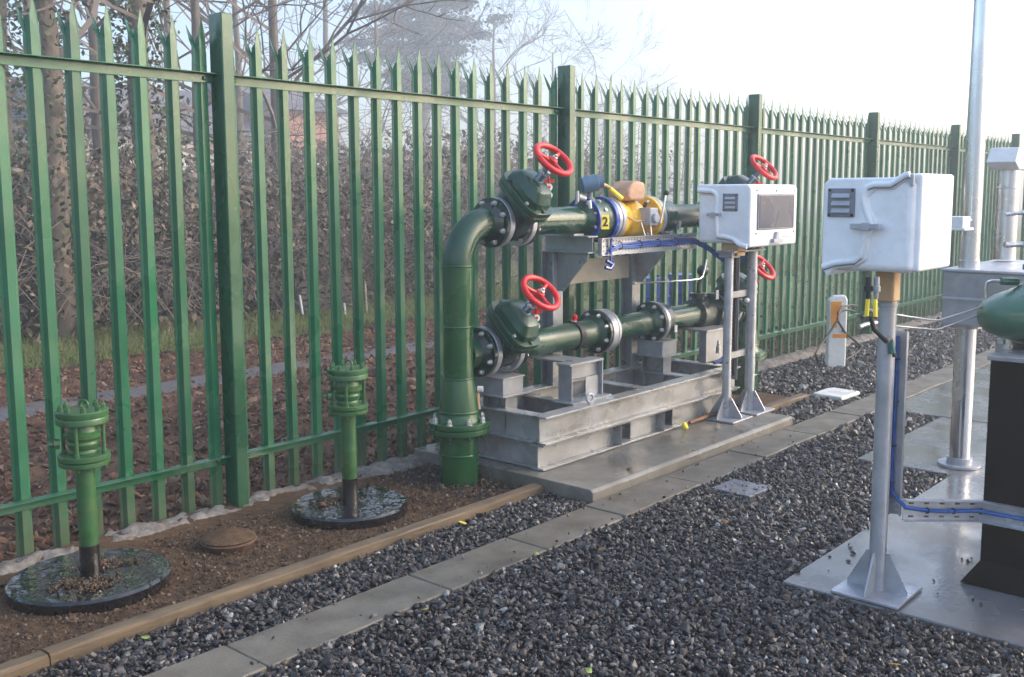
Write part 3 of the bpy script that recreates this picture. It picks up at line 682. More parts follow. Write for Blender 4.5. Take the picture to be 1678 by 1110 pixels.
b = MB(); b.tube([(6.60, RY, ZL + 0.155), (6.60, RY, ZL + 0.22), (6.62, RY - 0.02, ZL + 0.30)], 0.018, 10); b.ball((6.62, RY - 0.02, ZL + 0.32), 0.045); b.build('pressure_fitting', BLACKF, low)

# upper run and the yellow meter
up = thing('pipe_run', 'upper dark green pipe carrying the yellow meter above the steel brackets', 'pipe', (4.6, RY, ZU))
flange_part(up, 4.570, ZU, 0.026, face=(1,)); neck(up, 4.583, 4.62, ZU)
pipe_part(up, 4.57, 5.18, ZU); neck(up, 5.17, 5.12, ZU)
b = MB(); b.lathe((5.934, RY, ZU), (1, 0, 0), [(0, 0.08), (0, 0.135), (0.018, 0.138), (0.03, 0.135), (0.032, 0.112), (0.19, 0.112), (0.21, PR)], 40); b.build('collar', GREEN_D, up)
pipe_part(up, 6.10, 6.80, ZU); flange_part(up, 6.765, ZU, 0.03, face=(-1,))
b = MB(); b.obox((6.16, RY - 0.09, ZU - 0.06), (1, 0, 0), (0, 0, 1), (0, 1, 0), 0.014, 0.03, 0.012); b.build('paper_tag', GREYL, up)

MZ = ZU - 0.004
meter = thing('flow_meter', 'yellow flow meter with blue ring, brown wrapping and black tipped lever on the upper pipe', 'meter', (5.6, RY, MZ))
b = MB(); b.lathe((5.170, RY, MZ), (1, 0, 0), [(0, 0.07), (0, 0.128), (0.004, 0.132), (0.164, 0.132), (0.168, 0.128)], 44); f = b.build('inlet_drum', GREEN_D, meter)
add_bolts(f, (5.170, RY, MZ), (-1, 0, 0), 0.112, 8, 0.011, 0.014)
for k in (-1, 0, 1, 2):
    a = 0.5 + k * 0.55; c_ = Vector((5.25, RY - 0.132 * math.cos(a), MZ + 0.132 * math.sin(a))); b = MB(); b.lathe(c_, (0, -math.cos(a), math.sin(a)), [(0, 0.012), (0.010, 0.012), (0.012, 0.007)], 6); b.build('bolt', BOLT, f)
b = MB(); b.lathe((5.160, RY, MZ), (1, 0, 0), [(0.004, 0.128), (0, 0.132), (0, 0.140), (0.003, 0.143), (0.014, 0.143), (0.016, 0.128)], 44); b.build('clamp_ring', BLUE, meter)
b = MB(); b.lathe((5.335, RY, MZ), (1, 0, 0), [(0, 0.128), (-0.004, 0.130), (-0.004, 0.146), (0.0, 0.149), (0.034, 0.149), (0.036, 0.128)], 44); b.build('clamp_ring', BLUE, meter)
b = MB(); b.lathe((5.372, RY, MZ), (1, 0, 0), [(0, 0.10), (0, 0.136), (0.012, 0.140), (0.030, 0.140), (0.032, 0.134), (0.050, 0.134), (0.052, 0.140), (0.086, 0.140), (0.09, 0.10)], 44); b.build('silver_ring', GALV, meter)
b = MB(); b.lathe((5.462, RY, MZ), (1, 0, 0), [(0, 0.10), (0, 0.135), (0.04, 0.130), (0.085, 0.105), (0.13, 0.10), (0.24, 0.10), (0.28, 0.105), (0.30, 0.10)], 44)
b.ball((5.66, RY, MZ), 0.128, 24, 14, (1.1, 1, 1)); b.build('meter_body', YELLOW, meter)
f = flange_part(meter, 5.865, MZ, 0.036, r=0.148, m=YELLOW, face=(-1,), bm=BOLT)
b = MB(); b.lathe((5.885, RY, MZ), (1, 0, 0), [(0, 0.1), (0, 0.149), (0.018, 0.151), (0.036, 0.149), (0.046, 0.1)], 44); b.build('silver_ring', GALV, meter)
tn = Vector((-0.45, -0.89, 0.05)).normalized(); tr_ = Vector((0, 0, 1)).cross(tn).normalized(); tc_ = Vector((5.205, RY - 0.146, MZ - 0.012))
b = MB(); b.obox(tc_, tr_, tn.cross(tr_), tn, 0.028, 0.045, 0.003)
tg = b.build('number_tag', YTAG, meter, bevel=0.002)
fc = bpy.data.curves.new('numeral', 'FONT'); fc.body = '2'; fc.size = 0.080; fc.align_x = 'CENTER'; fc.align_y = 'CENTER'; fc.extrude = 0.0015; fc.offset = 0.0025
fo = bpy.data.objects.new('tmp_text', fc); COL.objects.link(fo)
bpy.context.view_layer.update()
dg = bpy.context.evaluated_depsgraph_get(); tm = bpy.data.meshes.new_from_object(fo.evaluated_get(dg))
bpy.data.objects.remove(fo)
tm.materials.clear(); tm.materials.append(INK)
to = bpy.data.objects.new('numeral', tm); COL.objects.link(to); to.parent = tg
rot = Matrix((tr_, tn.cross(tr_), tn)).transposed()
to.rotation_euler = rot.to_euler(); to.location = tc_ + tn * 0.0036 - rootloc(tg)
# brown wrapped block on the top
b = MB(); prof = [(-0.10, 0), (-0.085, 0.05), (-0.03, 0.092), (0.03, 0.10), (0.10, 0.088), (0.108, 0.02), (0.09, -0.03), (-0.07, -0.03)]
b.prism(prof, (5.60, RY - 0.115, MZ + 0.150), (1, 0, 0), (0, 0, 1), (0, 1, 0), 0.17)
o = b.build('wrapped_cover', CARD, meter, bevel=0.018, seg=3)
b = MB(); b.obox((5.69, RY - 0.150, MZ + 0.015), (1, 0, 0), (0, 0, 1), (0, 1, 0), 0.048, 0.058, 0.045)
b.lathe((5.69, RY - 0.195, MZ + 0.005), (0, -1, 0), [(0, 0.034), (0.022, 0.034), (0.026, 0.026)], 20); b.build('actuator_box', GREYL, meter, bevel=0.006)
b = MB(); b.tube([(5.75, RY - 0.205, MZ - 0.03), (5.775, RY - 0.21, MZ + 0.07), (5.80, RY - 0.21, MZ + 0.155)], 0.007, 10); lv = b.build('lever', STEEL, meter)
b = MB(); b.ball((5.806, RY - 0.21, MZ + 0.17), 0.019, 14, 10); b.build('knob', RUBBER, lv)
b = MB(); b.tube([(5.60, RY - 0.15, MZ - 0.02), (5.615, RY - 0.17, MZ - 0.10), (5.645, RY - 0.18, MZ - 0.155), (5.68, RY - 0.18, MZ - 0.155), (5.695, RY - 0.17, MZ - 0.10), (5.695, RY - 0.16, MZ - 0.03)], 0.005, 8); b.build('steel_loop', STEEL, meter)
b = MB(); b.tube([(5.655, RY - 0.14, MZ + 0.085), (5.635, RY - 0.16, MZ + 0.10)], 0.014, 10); b.build('black_gland', RUBBER, meter)
b = MB(); b.tube([(5.37, RY - 0.06, MZ + 0.20), (5.42, RY - 0.075, MZ + 0.165), (5.47, RY - 0.085, MZ + 0.135)], 0.016, 10); b.build('yellow_sleeve', YTAG, meter)
b = MB(); b.tube([(5.46, RY - 0.13, MZ + 0.02), (5.55, RY - 0.145, MZ - 0.015), (5.64, RY - 0.15, MZ - 0.01)], 0.006, 8); b.build('brown_lead', CARD, meter)

# pressure transmitter
tx = thing('pressure_transmitter', 'blue grey pressure transmitter with small white valves on top of the upper pipe', 'sensor', (5.22, RY, ZU + PR))
b = MB(); b.lathe((5.19, RY - 0.045, ZU + 0.225), (0.75, -0.6, 0.2), [(-0.065, 0.04), (-0.06, 0.052), (0.04, 0.054), (0.045, 0.044), (0.075, 0.042)], 24); b.build('housing', BLUEG, tx)
b = MB(); b.lathe((5.20, RY - 0.03, ZU + 0.085), (0, 0, 1), [(0, 0.03), (0.05, 0.03), (0.055, 0.02), (0.10, 0.02), (0.105, 0.032), (0.12, 0.032)], 16); b.build('stem', GREYP, tx)
b = MB(); b.tube([(5.14, RY - 0.03, ZU + 0.13), (5.06, RY - 0.04, ZU + 0.145)], 0.020, 12); b.tube([(5.05, RY - 0.045, ZU + 0.11), (5.05, RY - 0.045, ZU + 0.18)], 0.012, 10); b.build('isolating_valve', GALV, tx)
b = MB(); b.tube([(5.11, RY - 0.09, ZU + 0.12), (5.115, RY - 0.10, ZU + 0.07)], [0.016, 0.010], 10); b.build('vent_plug', WHITEP, tx)
b = MB(); b.tube([(5.27, RY - 0.06, ZU + 0.22), (5.33, RY - 0.06, ZU + 0.215), (5.40, RY - 0.055, ZU + 0.19), (5.45, RY - 0.05, ZU + 0.15)], 0.011, 8); b.build('cable', TAN, tx)

# impulse line
b = MB(); b.tube([(5.55, RY - 0.12, 1.005), (6.2, RY - 0.15, 0.985), (6.36, RY - 0.15, 0.985), (6.40, RY - 0.15, 1.0), (6.43, RY - 0.15, 1.06), (6.45, RY - 0.15, 1.12)], 0.006, 8)
tag(b.build('impulse_tube', STEEL, None, loc=(5.55, 3.81, 1.0)), 'thin shiny steel tube running level to the cabinet posts between the pipes', 'tube')

# ================================================================== SKID
skid = thing('pipe_skid', 'grey steel skid frame with brackets and pedestals carrying the green pipework on the plinth', 'skid', (5.3, 3.8, 0.06))
SX0, SX1, SY0, SY1 = 4.25, 6.44, 3.48, 4.14
def channel_x(name, x0, x1, yweb, yout, z0, z1, holes=(), ft=0.012):
    """channel along X, open towards yout; web split round the fork pockets"""
    s = 1 if yout > yweb else -1; b = MB()
    ya, yb = sorted((yweb, yweb - s * 0.008)); fa, fb = sorted((yweb - s * 0.05, yout))
    edges = [x0] + [q for h in holes for q in h] + [x1]
    for i in range(0, len(edges), 2): b.bb(edges[i], edges[i + 1], ya, yb, z0 + ft, z1 - ft)
    for h in holes: b.bb(h[0] - 0.004, h[0], ya - 0.06 if s < 0 else ya, yb if s < 0 else yb + 0.06, z0 + ft, z1 - ft)
    b.bb(x0, x1, fa, fb, z1 - ft, z1); b.bb(x0, x1, fa, fb, z0, z0 + ft)
    return b.build(name, CHANNEL, skid, bevel=0.002)
def channel_y(name, y0, y1, xweb, xout, z0, z1, ft=0.012):
    s = 1 if xout > xweb else -1; b = MB(); xa, xb = sorted((xweb, xweb - s * 0.008)); fa, fb = sorted((xweb - s * 0.04, xout))
    b.bb(xa, xb, y0, y1, z0 + ft, z1 - ft); b.bb(fa, fb, y0, y1, z1 - ft - 0.001, z1 - 0.001); b.bb(fa, fb, y0, y1, z0 + 0.001, z0 + ft + 0.001)
    return b.build(name, CHANNEL, skid, bevel=0.002)
channel_x('lower_rail', SX0 + 0.01, SX1, 3.545, 3.505, 0.062, 0.208, holes=((4.985, 5.165), (5.46, 5.65)))
channel_x('lower_rail', SX0 + 0.01, SX1, 4.09, 4.13, 0.062, 0.208)
channel_y('lower_end', 3.553, 4.082, SX0 + 0.05, SX0 + 0.02, 0.062, 0.208); channel_y('lower_end', 3.553, 4.082, SX1 - 0.05, SX1 - 0.01, 0.062, 0.208)
channel_x('upper_rail', SX0, SX1, 3.525, SY0, 0.212, 0.372); channel_x('upper_rail', SX0, SX1, 4.095, SY1, 0.212, 0.372)
channel_y('upper_end', 3.533, 4.087, SX0 + 0.045, SX0, 0.212, 0.372); channel_y('upper_end', 3.533, 4.087, SX1 - 0.045, SX1, 0.212, 0.372)
for x in (4.80, 5.45, 6.0): channel_y('cross_member', 3.535, 4.085, x, x + 0.05, 0.215, 0.345)
def ubeam(name, x, y0, y1, z0, z1, w=0.10):     # I beam along Y at x
    b = MB(); b.bb(x - w / 2, x + w / 2, y0, y1, z1 - 0.009, z1); b.bb(x - w / 2, x + w / 2, y0, y1, z0, z0 + 0.009); b.bb(x - 0.004, x + 0.004, y0 + 0.002, y1 - 0.002, z0 + 0.009, z1 - 0.009)
    return b.build(name, GALVD, skid, bevel=0.0015)
def column(name, x, y, z0, z1, w=0.10, d=0.10):   # I column, flanges facing -+Y
    b = MB(); b.bb(x - w / 2, x + w / 2, y - d / 2, y - d / 2 + 0.009, z0, z1); b.bb(x - w / 2, x + w / 2, y + d / 2 - 0.009, y + d / 2, z0, z1); b.bb(x - 0.004, x + 0.004, y - d / 2 + 0.009, y + d / 2 - 0.009, z0 + 0.001, z1 - 0.001)
    return b.build(name, GALVD, skid, bevel=0.0015)
for x in (5.05, 5.93):
    column('column', x, 4.085, 0.372, 1.225)
    ubeam('bracket_arm', x, 3.76, 4.14, 1.228, 1.335)
    b = MB(); b.prism([(4.033, 1.226), (3.80, 1.226), (3.80, 1.19), (3.99, 0.98), (4.033, 0.98)], (x - 0.005, 0, 0), (0, 1, 0), (0, 0, 1), (1, 0, 0), 0.010); b.build('gusset', GALVD, skid)
b = MB(); b.bb(5.103, 5.877, 4.06, 4.07, 1.01, 1.165); b.build('tie_plate', BEIGE, skid, bevel=0.002)
for x in (5.05, 5.93):
    b = MB(); b.prism([(-0.06, 0), (-0.06, -0.012), (0.06, -0.012), (0.06, 0)], (x - 0.05, RY, ZU - PR - 0.001), (0, 1, 0), (0, 0, 1), (1, 0, 0), 0.10); b.build('saddle', GALVD, skid)
# low pedestals
def pedestal(x, z1):
    b = MB(); b.bb(x - 0.095, x + 0.095, 3.79, 4.02, z1 - 0.010, z1); b.bb(x - 0.088, x + 0.088, 3.80, 3.808, z1 - 0.10, z1 - 0.010); b.bb(x - 0.088, x - 0.080, 3.81, 4.01, z1 - 0.10, z1 - 0.010)
    b.bb(x - 0.11, x + 0.11, 3.78, 4.03, z1 - 0.110, z1 - 0.100); b.build('pedestal_head', GALVD, skid, bevel=0.0015)
    b = MB(); b.bb(x - 0.05, x + 0.05, 3.815, 3.822, 0.24, z1 - 0.110); b.bb(x - 0.05, x + 0.05, 3.985, 3.992, 0.24, z1 - 0.110); b.bb(x - 0.004, x + 0.004, 3.822, 3.985, 0.24, z1 - 0.110)
    b.build('pedestal_leg', GALVD, skid)
pedestal(4.345, 0.552); pedestal(6.0, 0.575)
# portal under the pipe
b = MB(); b.bb(4.62, 4.95, 3.60, 3.70, 0.592, 0.606); b.bb(4.63, 4.94, 3.635, 3.643, 0.505, 0.592); b.build('portal_beam', GALVD, skid, bevel=0.0015)
b = MB(); b.bb(4.80, 4.93, 3.622, 3.630, 0.374, 0.505); b.bb(4.935, 4.945, 3.60, 3.70, 0.374, 0.592); b.build('portal_leg', GALVD, skid, bevel=0.0015)
b = MB(); b.bb(4.635, 4.645, 3.60, 3.70, 0.374, 0.592); b.build('portal_leg', GALVD, skid, bevel=0.0015)
b = MB(); b.bb(4.60, 4.98, 3.56, 3.72, 0.372, 0.384); b.build('portal_foot', GALVD, skid, bevel=0.0015)
b = MB(); b.bb(4.70, 4.88, 3.70, 4.0, 0.592, 0.604); b.build('portal_plate', GALVD, skid, bevel=0.0015)
b = MB(); b.bb(6.40, 6.70, 3.74, 3.80, 0.374, 0.60); b.bb(6.38, 6.74, 3.72, 3.98, 0.598, 0.612); b.build('end_stool', GALVD, skid, bevel=0.002)
for (x, y) in ((4.70, 3.515), (5.98, 4.03)):
    b = MB(); b.torus((x, y, 0.408), (0.2, 1, 0), 0.024, 0.0085, 20, 8); b.cyl((x, y, 0.372), (x, y, 0.388), 0.014, n=10); b.build('lifting_eye', GALV, skid)
b = MB(); b.lathe((6.36, 3.62, 0.46), (0, 0, 1), [(0, 0.016), (0.05, 0.016), (0.055, 0.010), (0.09, 0.010)], 12); b.build('drain_cock', BOLT, skid)
b = MB(); b.tube([(6.24, 3.58, 0.410), (6.32, 3.57, 0.42), (6.40, 3.575, 0.445), (6.43, 3.58, 0.45)], [0.010, 0.016, 0.016, 0.010], 10); b.build('blue_handle', BLUEC, skid)

# cable tray on the bracket ends
trayt = thing('cable_tray', 'perforated steel tray with blue cables fixed along the bracket ends under the yellow meter', 'cable tray', (5.09, 3.74, 1.21))
b = MB(); b.bb(5.09, 6.25, 3.748, 3.751, 1.215, 1.318); b.bb(5.09, 6.25, 3.715, 3.748, 1.2125, 1.215); b.bb(5.09, 6.25, 3.72, 3.748, 1.318, 1.3205); b.bb(5.087, 5.09, 3.72, 3.751, 1.214, 1.319)
b.build('tray', GALV, trayt)
b = MB()
for i in range(34):
    for z in (1.235, 1.262, 1.295):
        b.bb(5.105 + i * 0.034, 5.113 + i * 0.034, 3.7465, 3.7475, z, z + 0.008)
b.build('slot', RUBBER, trayt)
for j, (dz, m) in enumerate(((0, BLUEC), (0.013, BLUEC), (0.026, BLUE))):
    b = MB(); p = [(5.17 + 0.03 * j, 3.74, 1.225 + dz * 1.6)]
    for i in range(1, 9): p.append((5.17 + i * 0.12, 3.737 - 0.003 * (i % 2), 1.252 + dz + 0.004 * math.sin(i * 1.7 + j)))
    p += [(6.20, 3.73, 1.25 + dz), (6.30, 3.68, 1.20 + dz), (6.36, 3.60, 1.12 + dz), (6.40, 3.52, 1.10 + dz), (6.43, 3.47, 1.13 + dz), (6.45, 3.44, 1.20 + dz)]
    b.tube(p, 0.0075, 8); b.build('cable', m, trayt)
for i in range(4):
    b = MB(); b.torus((5.3 + i * 0.22, 3.737, 1.268), (1, 0, 0), 0.024, 0.003, 16, 6); b.build('cable_tie', RUBBER, trayt)
b = MB(); b.tube([(5.12, 3.71, 1.18), (5.16, 3.70, 1.16), (5.20, 3.71, 1.17), (5.15, 3.70, 1.13), (5.11, 3.71, 1.14)], 0.012, 8); b.tube([(5.20, 3.73, 1.33), (5.20, 3.735, 1.25), (5.17, 3.71, 1.17)], 0.009, 8); b.build('blue_lead', BLUE, trayt)

b = MB(); b.tube([(5.74, 3.47, 0.085), (5.95, 3.475, 0.088), (6.2, 3.48, 0.085), (6.42, 3.49, 0.090)], [0.012, 0.015, 0.013, 0.014], 10)
tag(b.build('rusty_bar', RUSTY, None, loc=(5.74, 3.47, 0.08)), 'rusty orange bar lying on the plinth along the skid foot', 'bar')
b = MB(); b.lathe((5.66, 3.465, 0.075), (0.3, -0.8, 0.5), [(0, 0.024), (0.012, 0.028), (0.022, 0.024), (0.03, 0.0)], 14)
tag(b.build('plastic_cap', YTAG, None, loc=(5.66, 3.465, 0.06)), 'small yellow plastic cap lying at the second skid pocket', 'cap')

# ================================================================== CABINETS
def cabinet(root, x0, x1, y0, y1, z0, z1, side, window):
    """GRP box: body and a lid with a stepped parting line on the -X side (profile in Y,Z)"""
    H = z1 - z0; D = y1 - y0
    rect = [(0.02, 0.02), (0.98, 0.02), (0.98, 0.98), (0.02, 0.98)]
    def P(p): return (y0 + p[0] * D, z0 + p[1] * H)
    b = MB(); b.bb(x0 + 0.012, x1 - 0.012, y0 + 0.006, y1 - 0.006, z0 + 0.006, z1 - 0.006); body = b.build('body', WHITE, root, bevel=0.028, seg=4)
    b = MB(); b.prism([P(p) for p in side], (x0, 0, 0), (0, 1, 0), (0, 0, 1), (1, 0, 0), x1 - x0)
    lid = b.build('lid', WHITE, root, bevel=0.014, seg=4)
    return body, lid
def ridge(parent, pts, r=0.013):
    b = MB(); b.tube(pts, r, 10); o = b.build('seal_ridge', WHITE, parent)
    b = MB(); b.tube([(p[0] - 0.004, p[1] + 0.0, p[2] - r * 1.02) for p in pts], 0.0028, 6); b.build('gasket_line', GREYP, o)
def louvre(parent, x, yc, zc, hy, hz):
    b = MB(); b.bb(x - 0.008, x + 0.004, yc - hy, yc + hy, zc - hz, zc + hz); v = b.build('louvre_vent', GREYP, parent, bevel=0.003)
    for k in range(3):
        b = MB(); z = zc + hz * (0.52 - 0.52 * k); b.prism([(0, 0.008), (-0.012, -0.008), (-0.010, -0.011), (0.002, -0.010)], (x - 0.007, yc - hy * 0.66, z), (1, 0, 0), (0, 0, 1), (0, 1, 0), hy * 1.32); b.build('louvre_blade', GREYL, v)
    for sy in (-1, 1):
        for sz in (-1, 1):
            b = MB(); b.lathe((x - 0.008, yc + sy * hy * 0.84, zc + sz * hz * 0.86), (-1, 0, 0), [(0, 0.006), (0.003, 0.005)], 8); b.build('screw', RUBBER, v)
def latch(parent, x, yc, zc, w=0.05):
    b = MB(); b.bb(x - 0.020, x + 0.002, yc - w, yc + w, zc - 0.010, zc + 0.010); b.bb(x - 0.028, x - 0.018, yc - w * 0.35, yc + w * 0.2, zc - 0.014, zc + 0.014); b.bb(x - 0.026, x - 0.018, yc - w, yc - w * 0.7, zc - 0.012, zc + 0.010)
    b.build('latch', GREYL, parent, bevel=0.002)

# window cabinet (far)
c1 = thing('instrument_cabinet', 'white cabinet with a dark window and small louvre on two posts beside the skid', 'cabinet', (6.38, 3.42, 1.25), 'white instrument cabinets')
X0, X1, Y0, Y1, Z0, Z1 = 6.04, 6.72, 3.22, 3.63, 1.255, 1.655
side1 = [(0.0, -0.03), (0.10, -0.05), (0.22, 0.0), (0.36, 0.07), (0.60, 0.08), (0.64, 0.13), (0.64, 0.80), (0.68, 0.85), (0.94, 0.85), (1.0, 0.90), (1.0, 1.0), (0.06, 1.0), (0.0, 0.94)]
body, lid = cabinet(c1, X0, X1, Y0, Y1, Z0, Z1, side1, True)
def YZ1(p): return (X0 - 0.002, Y0 + p[0] * (Y1 - Y0), Z0 + p[1] * (Z1 - Z0))
ridge(lid, [YZ1(p) for p in ((0.04, -0.02), (0.18, 0.01), (0.30, 0.10), (0.44, 0.13), (0.58, 0.135), (0.60, 0.2), (0.60, 0.45), (0.62, 0.52), (0.60, 0.6), (0.60, 0.78), (0.63, 0.85), (0.70, 0.885), (0.96, 0.90))], 0.016)
louvre(lid, X0, Y0 + 0.36 * 0.41, Z0 + 0.70 * 0.40, 0.055, 0.058); latch(lid, X0, Y0 + 0.65 * 0.41, Z0 + 0.50 * 0.40)
b = MB(); b.bb(6.13, 6.66, Y0 - 0.010, Y0 + 0.002, 1.352, 1.592); fr = b.build('window_frame', GREYP, lid, bevel=0.01, seg=3)
b = MB(); b.bb(6.143, 6.647, Y0 - 0.0135, Y0 - 0.008, 1.364, 1.580); b.build('window_pane', GLASS, fr, bevel=0.004)
for px in (6.12, 6.40, 6.675):
    for pz in (1.330, 1.612):
        b = MB(); b.lathe((px, Y0 - 0.001, pz), (0, -1, 0), [(0, 0.007), (0.004, 0.005)], 8); b.build('screw', RUBBER, lid)
b = MB(); b.bb(6.33, 6.47, Y0 - 0.03, Y0 + 0.01, 1.262, 1.288); b.prism([(6.37, 1.288), (6.43, 1.288), (6.415, 1.335), (6.385, 1.335)], (0, Y0 - 0.022, 0), (1, 0, 0), (0, 0, 1), (0, 1, 0), 0.022); b.build('front_latch', GREYL, lid, bevel=0.003)
b = MB()
for k in range(4): b.bb(6.50 + k * 0.04, 6.527 + k * 0.04, Y0 - 0.0025, Y0 - 0.0005, 1.291, 1.302)
b.build('maker_plate', GREYL, lid)
for k in range(5):
    b = MB(); xx = 6.16 + 0.065 * k; b.lathe((xx, 3.36 + 0.02 * (k % 2), 1.262), (0, 0, -1), [(0, 0.018), (0.03, 0.018), (0.032, 0.013), (0.065, 0.012)], 10); b.build('cable_gland', TAN if k < 2 else RUSTY, body)
b = MB(); b.bb(6.10, 6.21, 3.34, 3.46, 1.175, 1.258); b.build('tan_socket', TAN, body, bevel=0.006)

st1 = thing('cabinet_stand', 'two grey steel posts with gusset plates carrying the window cabinet on the plinth', 'stand', (6.28, 3.41, 0.06), 'cabinet stands')
def gusset_post(root, x, y, z0, z1, r, gh=0.16, gw=0.15, plate=0.17, m=GALV):
    b = MB(); b.lathe((x, y, z0), (0, 0, 1), [(0.012, r), (z1 - z0, r)], 28); b.build('post', m, root)
    b = MB(); b.bb(x - plate, x + plate, y - plate, y + plate, z0, z0 + 0.012); b.build('base_plate', m, root, bevel=0.002)
    for d in ((1, 0), (-1, 0), (0, 1), (0, -1)):
        b = MB(); w = Vector((-d[1], d[0], 0)); b.prism([(r * 0.9, 0.0), (gw, 0.0), (gw, 0.012), (r + 0.012, gh), (r * 0.9, gh)], Vector((x, y, z0 + 0.012)) - w * 0.004, (d[0], d[1], 0), (0, 0, 1), w, 0.008); b.build('gusset', m, root)
gusset_post(st1, 6.115, 3.41, 0.061, 1.20, 0.030, 0.135, 0.125, 0.135)
gusset_post(st1, 6.445, 3.41, 0.061, 1.235, 0.034, 0.135, 0.125, 0.135)
b = MB(); b.bb(6.05, 6.50, 3.34, 3.48, 1.20, 1.212); b.bb(6.06, 6.17, 3.36, 3.46, 1.165, 1.20); b.build('head_plate', GALVD, st1, bevel=0.002)
for zz in (0.88, 0.46):
    b = MB(); b.bb(6.14, 6.42, 3.425, 3.455, zz, zz + 0.045); b.build('tie_bar', GALVD, st1, bevel=0.002)
b = MB(); b.bb(6.20, 6.30, 3.46, 3.463, 0.30, 1.19); b.bb(6.20, 6.203, 3.43, 3.46, 0.30, 1.19); b.bb(6.297, 6.30, 3.43, 3.46, 0.30, 1.19); tr1 = b.build('vertical_tray', GALVD, st1)
b = MB()
for k in range(30): b.bb(6.262, 6.274, 3.4585, 3.4595, 0.32 + k * 0.028, 0.334 + k * 0.028)
b.build('slot', YTAG if False else RUBBER, tr1)
b = MB(); b.tube([(6.28, 3.45, 1.2), (6.285, 3.445, 0.9), (6.28, 3.448, 0.6), (6.285, 3.45, 0.33)], 0.010, 8); b.build('cable', RUBBER, st1)
b = MB(); b.ball((6.36, 3.40, 0.855), 0.018, 12, 8); b.build('lamp_cap', WHITEP, st1)

# near cabinet
c2 = thing('instrument_cabinet', 'white louvred cabinet with a plain bright front on the near single post', 'cabinet', (3.84, 1.47, 1.3), 'white instrument cabinets')
X0b, X1b, Y0b, Y1b, Z0b, Z1b = 3.65, 4.03, 1.30, 1.645, 1.305, 1.655
side2 = [(0.99, 0.02), (0.94, -0.03), (0.86, 0.03), (0.62, 0.08), (0.58, 0.14), (0.58, 0.42), (0.52, 0.50), (0.48, 0.56), (0.52, 0.64), (0.55, 0.80), (0.50, 0.86), (0.22, 0.86), (0.08, 0.99), (0.0, 1.05), (-0.01, 1.0), (0.10, 1.0), (0.94, 1.0), (1.0, 0.94)]
side2 = [(1.0, 0.03), (0.93, -0.05), (0.85, 0.03), (0.60, 0.07), (0.50, 0.14), (0.46, 0.42), (0.40, 0.50), (0.40, 0.56), (0.46, 0.64), (0.50, 0.80), (0.44, 0.875), (0.24, 0.875), (0.10, 0.99), (0.05, 1.04), (0.14, 1.03), (0.24, 1.0), (0.94, 1.0), (1.0, 0.94)]
body2, lid2 = cabinet(c2, X0b, X1b, Y0b, Y1b, Z0b, Z1b, side2, False)
def YZ2(p): return (X0b + 0.001, Y0b + p[0] * (Y1b - Y0b), Z0b + p[1] * (Z1b - Z0b))
ridge(lid2, [YZ2(p) for p in ((0.98, 0.05), (0.84, 0.10), (0.62, 0.13), (0.55, 0.19), (0.51, 0.42), (0.46, 0.52), (0.51, 0.64), (0.555, 0.80), (0.52, 0.90), (0.44, 0.93), (0.26, 0.93), (0.12, 1.02), (0.07, 1.03))], 0.012)
louvre(lid2, X0b, Y0b + 0.79 * 0.345, Z0b + 0.74 * 0.35, 0.052, 0.053); latch(lid2, X0b - 0.004, Y0b + 0.50 * 0.345, Z0b + 0.495 * 0.35, 0.055)
b = MB(); b.bb(X0b + 0.03, X1b - 0.01, Y0b - 0.012, Y0b + 0.03, Z0b + 0.012, Z1b + 0.014); b.build('front_cover', WHITE, body2, bevel=0.012, seg=3)
b = MB(); b.bb(X0b + 0.004, X0b + 0.020, Y0b + 0.012, Y0b + 0.026, Z1b - 0.03, Z1b + 0.012); b.build('hinge', GREYL, body2, bevel=0.002)
gy = at(1429, 455, 2, 1.31); gp = Vector((gy.x, gy.y, 1.31))
for (dx, dy, m, dz) in ((0.0, 0.012, RUBBER, 0.0), (0.012, -0.012, GALVD, 0.01)):
    b = MB(); b.lathe((gp.x + dx, gp.y + dy, 1.312), (0, 0, -1), [(0, 0.010), (0.03, 0.010), (0.032, 0.014), (0.05, 0.014), (0.052, 0.008), (0.085 - dz, 0.007)], 12); b.build('cable_gland', m, body2)
for dy in (0.012, -0.014):
    b = MB(); b.tube([(gp.x, gp.y + dy, 1.235), (gp.x, gp.y + dy * 1.2, 1.175)], 0.0075, 10); b.build('yellow_sleeve', YTAG, body2)
st2 = thing('cabinet_stand', 'grey tubular steel post with triangular gussets under the near white cabinet on wet slab', 'stand', (3.91, 1.48, 0), 'cabinet stands')
gusset_post(st2, 3.92, 1.485, 0.004, 1.20, 0.0335, 0.155, 0.122, 0.136)
b = MB(); b.bb(3.873, 3.947, 1.448, 1.522, 1.18, 1.306); b.build('tan_socket', TAN, st2, bevel=0.008)
b = MB(); b.lathe((3.91, 1.485, 1.160), (0, 0, 1), [(0, 0.04), (0.016, 0.04)], 24); b.build('collar', GALVD, st2)
b = MB(); b.tube([(gp.x, gp.y, 1.175), (gp.x + 0.01, gp.y - 0.01, 1.13), (gp.x + 0.02, gp.y - 0.05, 1.09), (3.876, 1.455, 1.04), (3.885, 1.445, 1.0), (3.89, 1.44, 0.97)], 0.0085, 10); b.build('black_cable', RUBBER, st2)
b = MB(); b.tube([(3.872, 1.452, 1.03), (3.876, 1.446, 0.985)], [0.013, 0.015], 10); b.build('cable_cleat', mat('teal_plastic', (0.02, 0.10, 0.10), 0.5), st2)

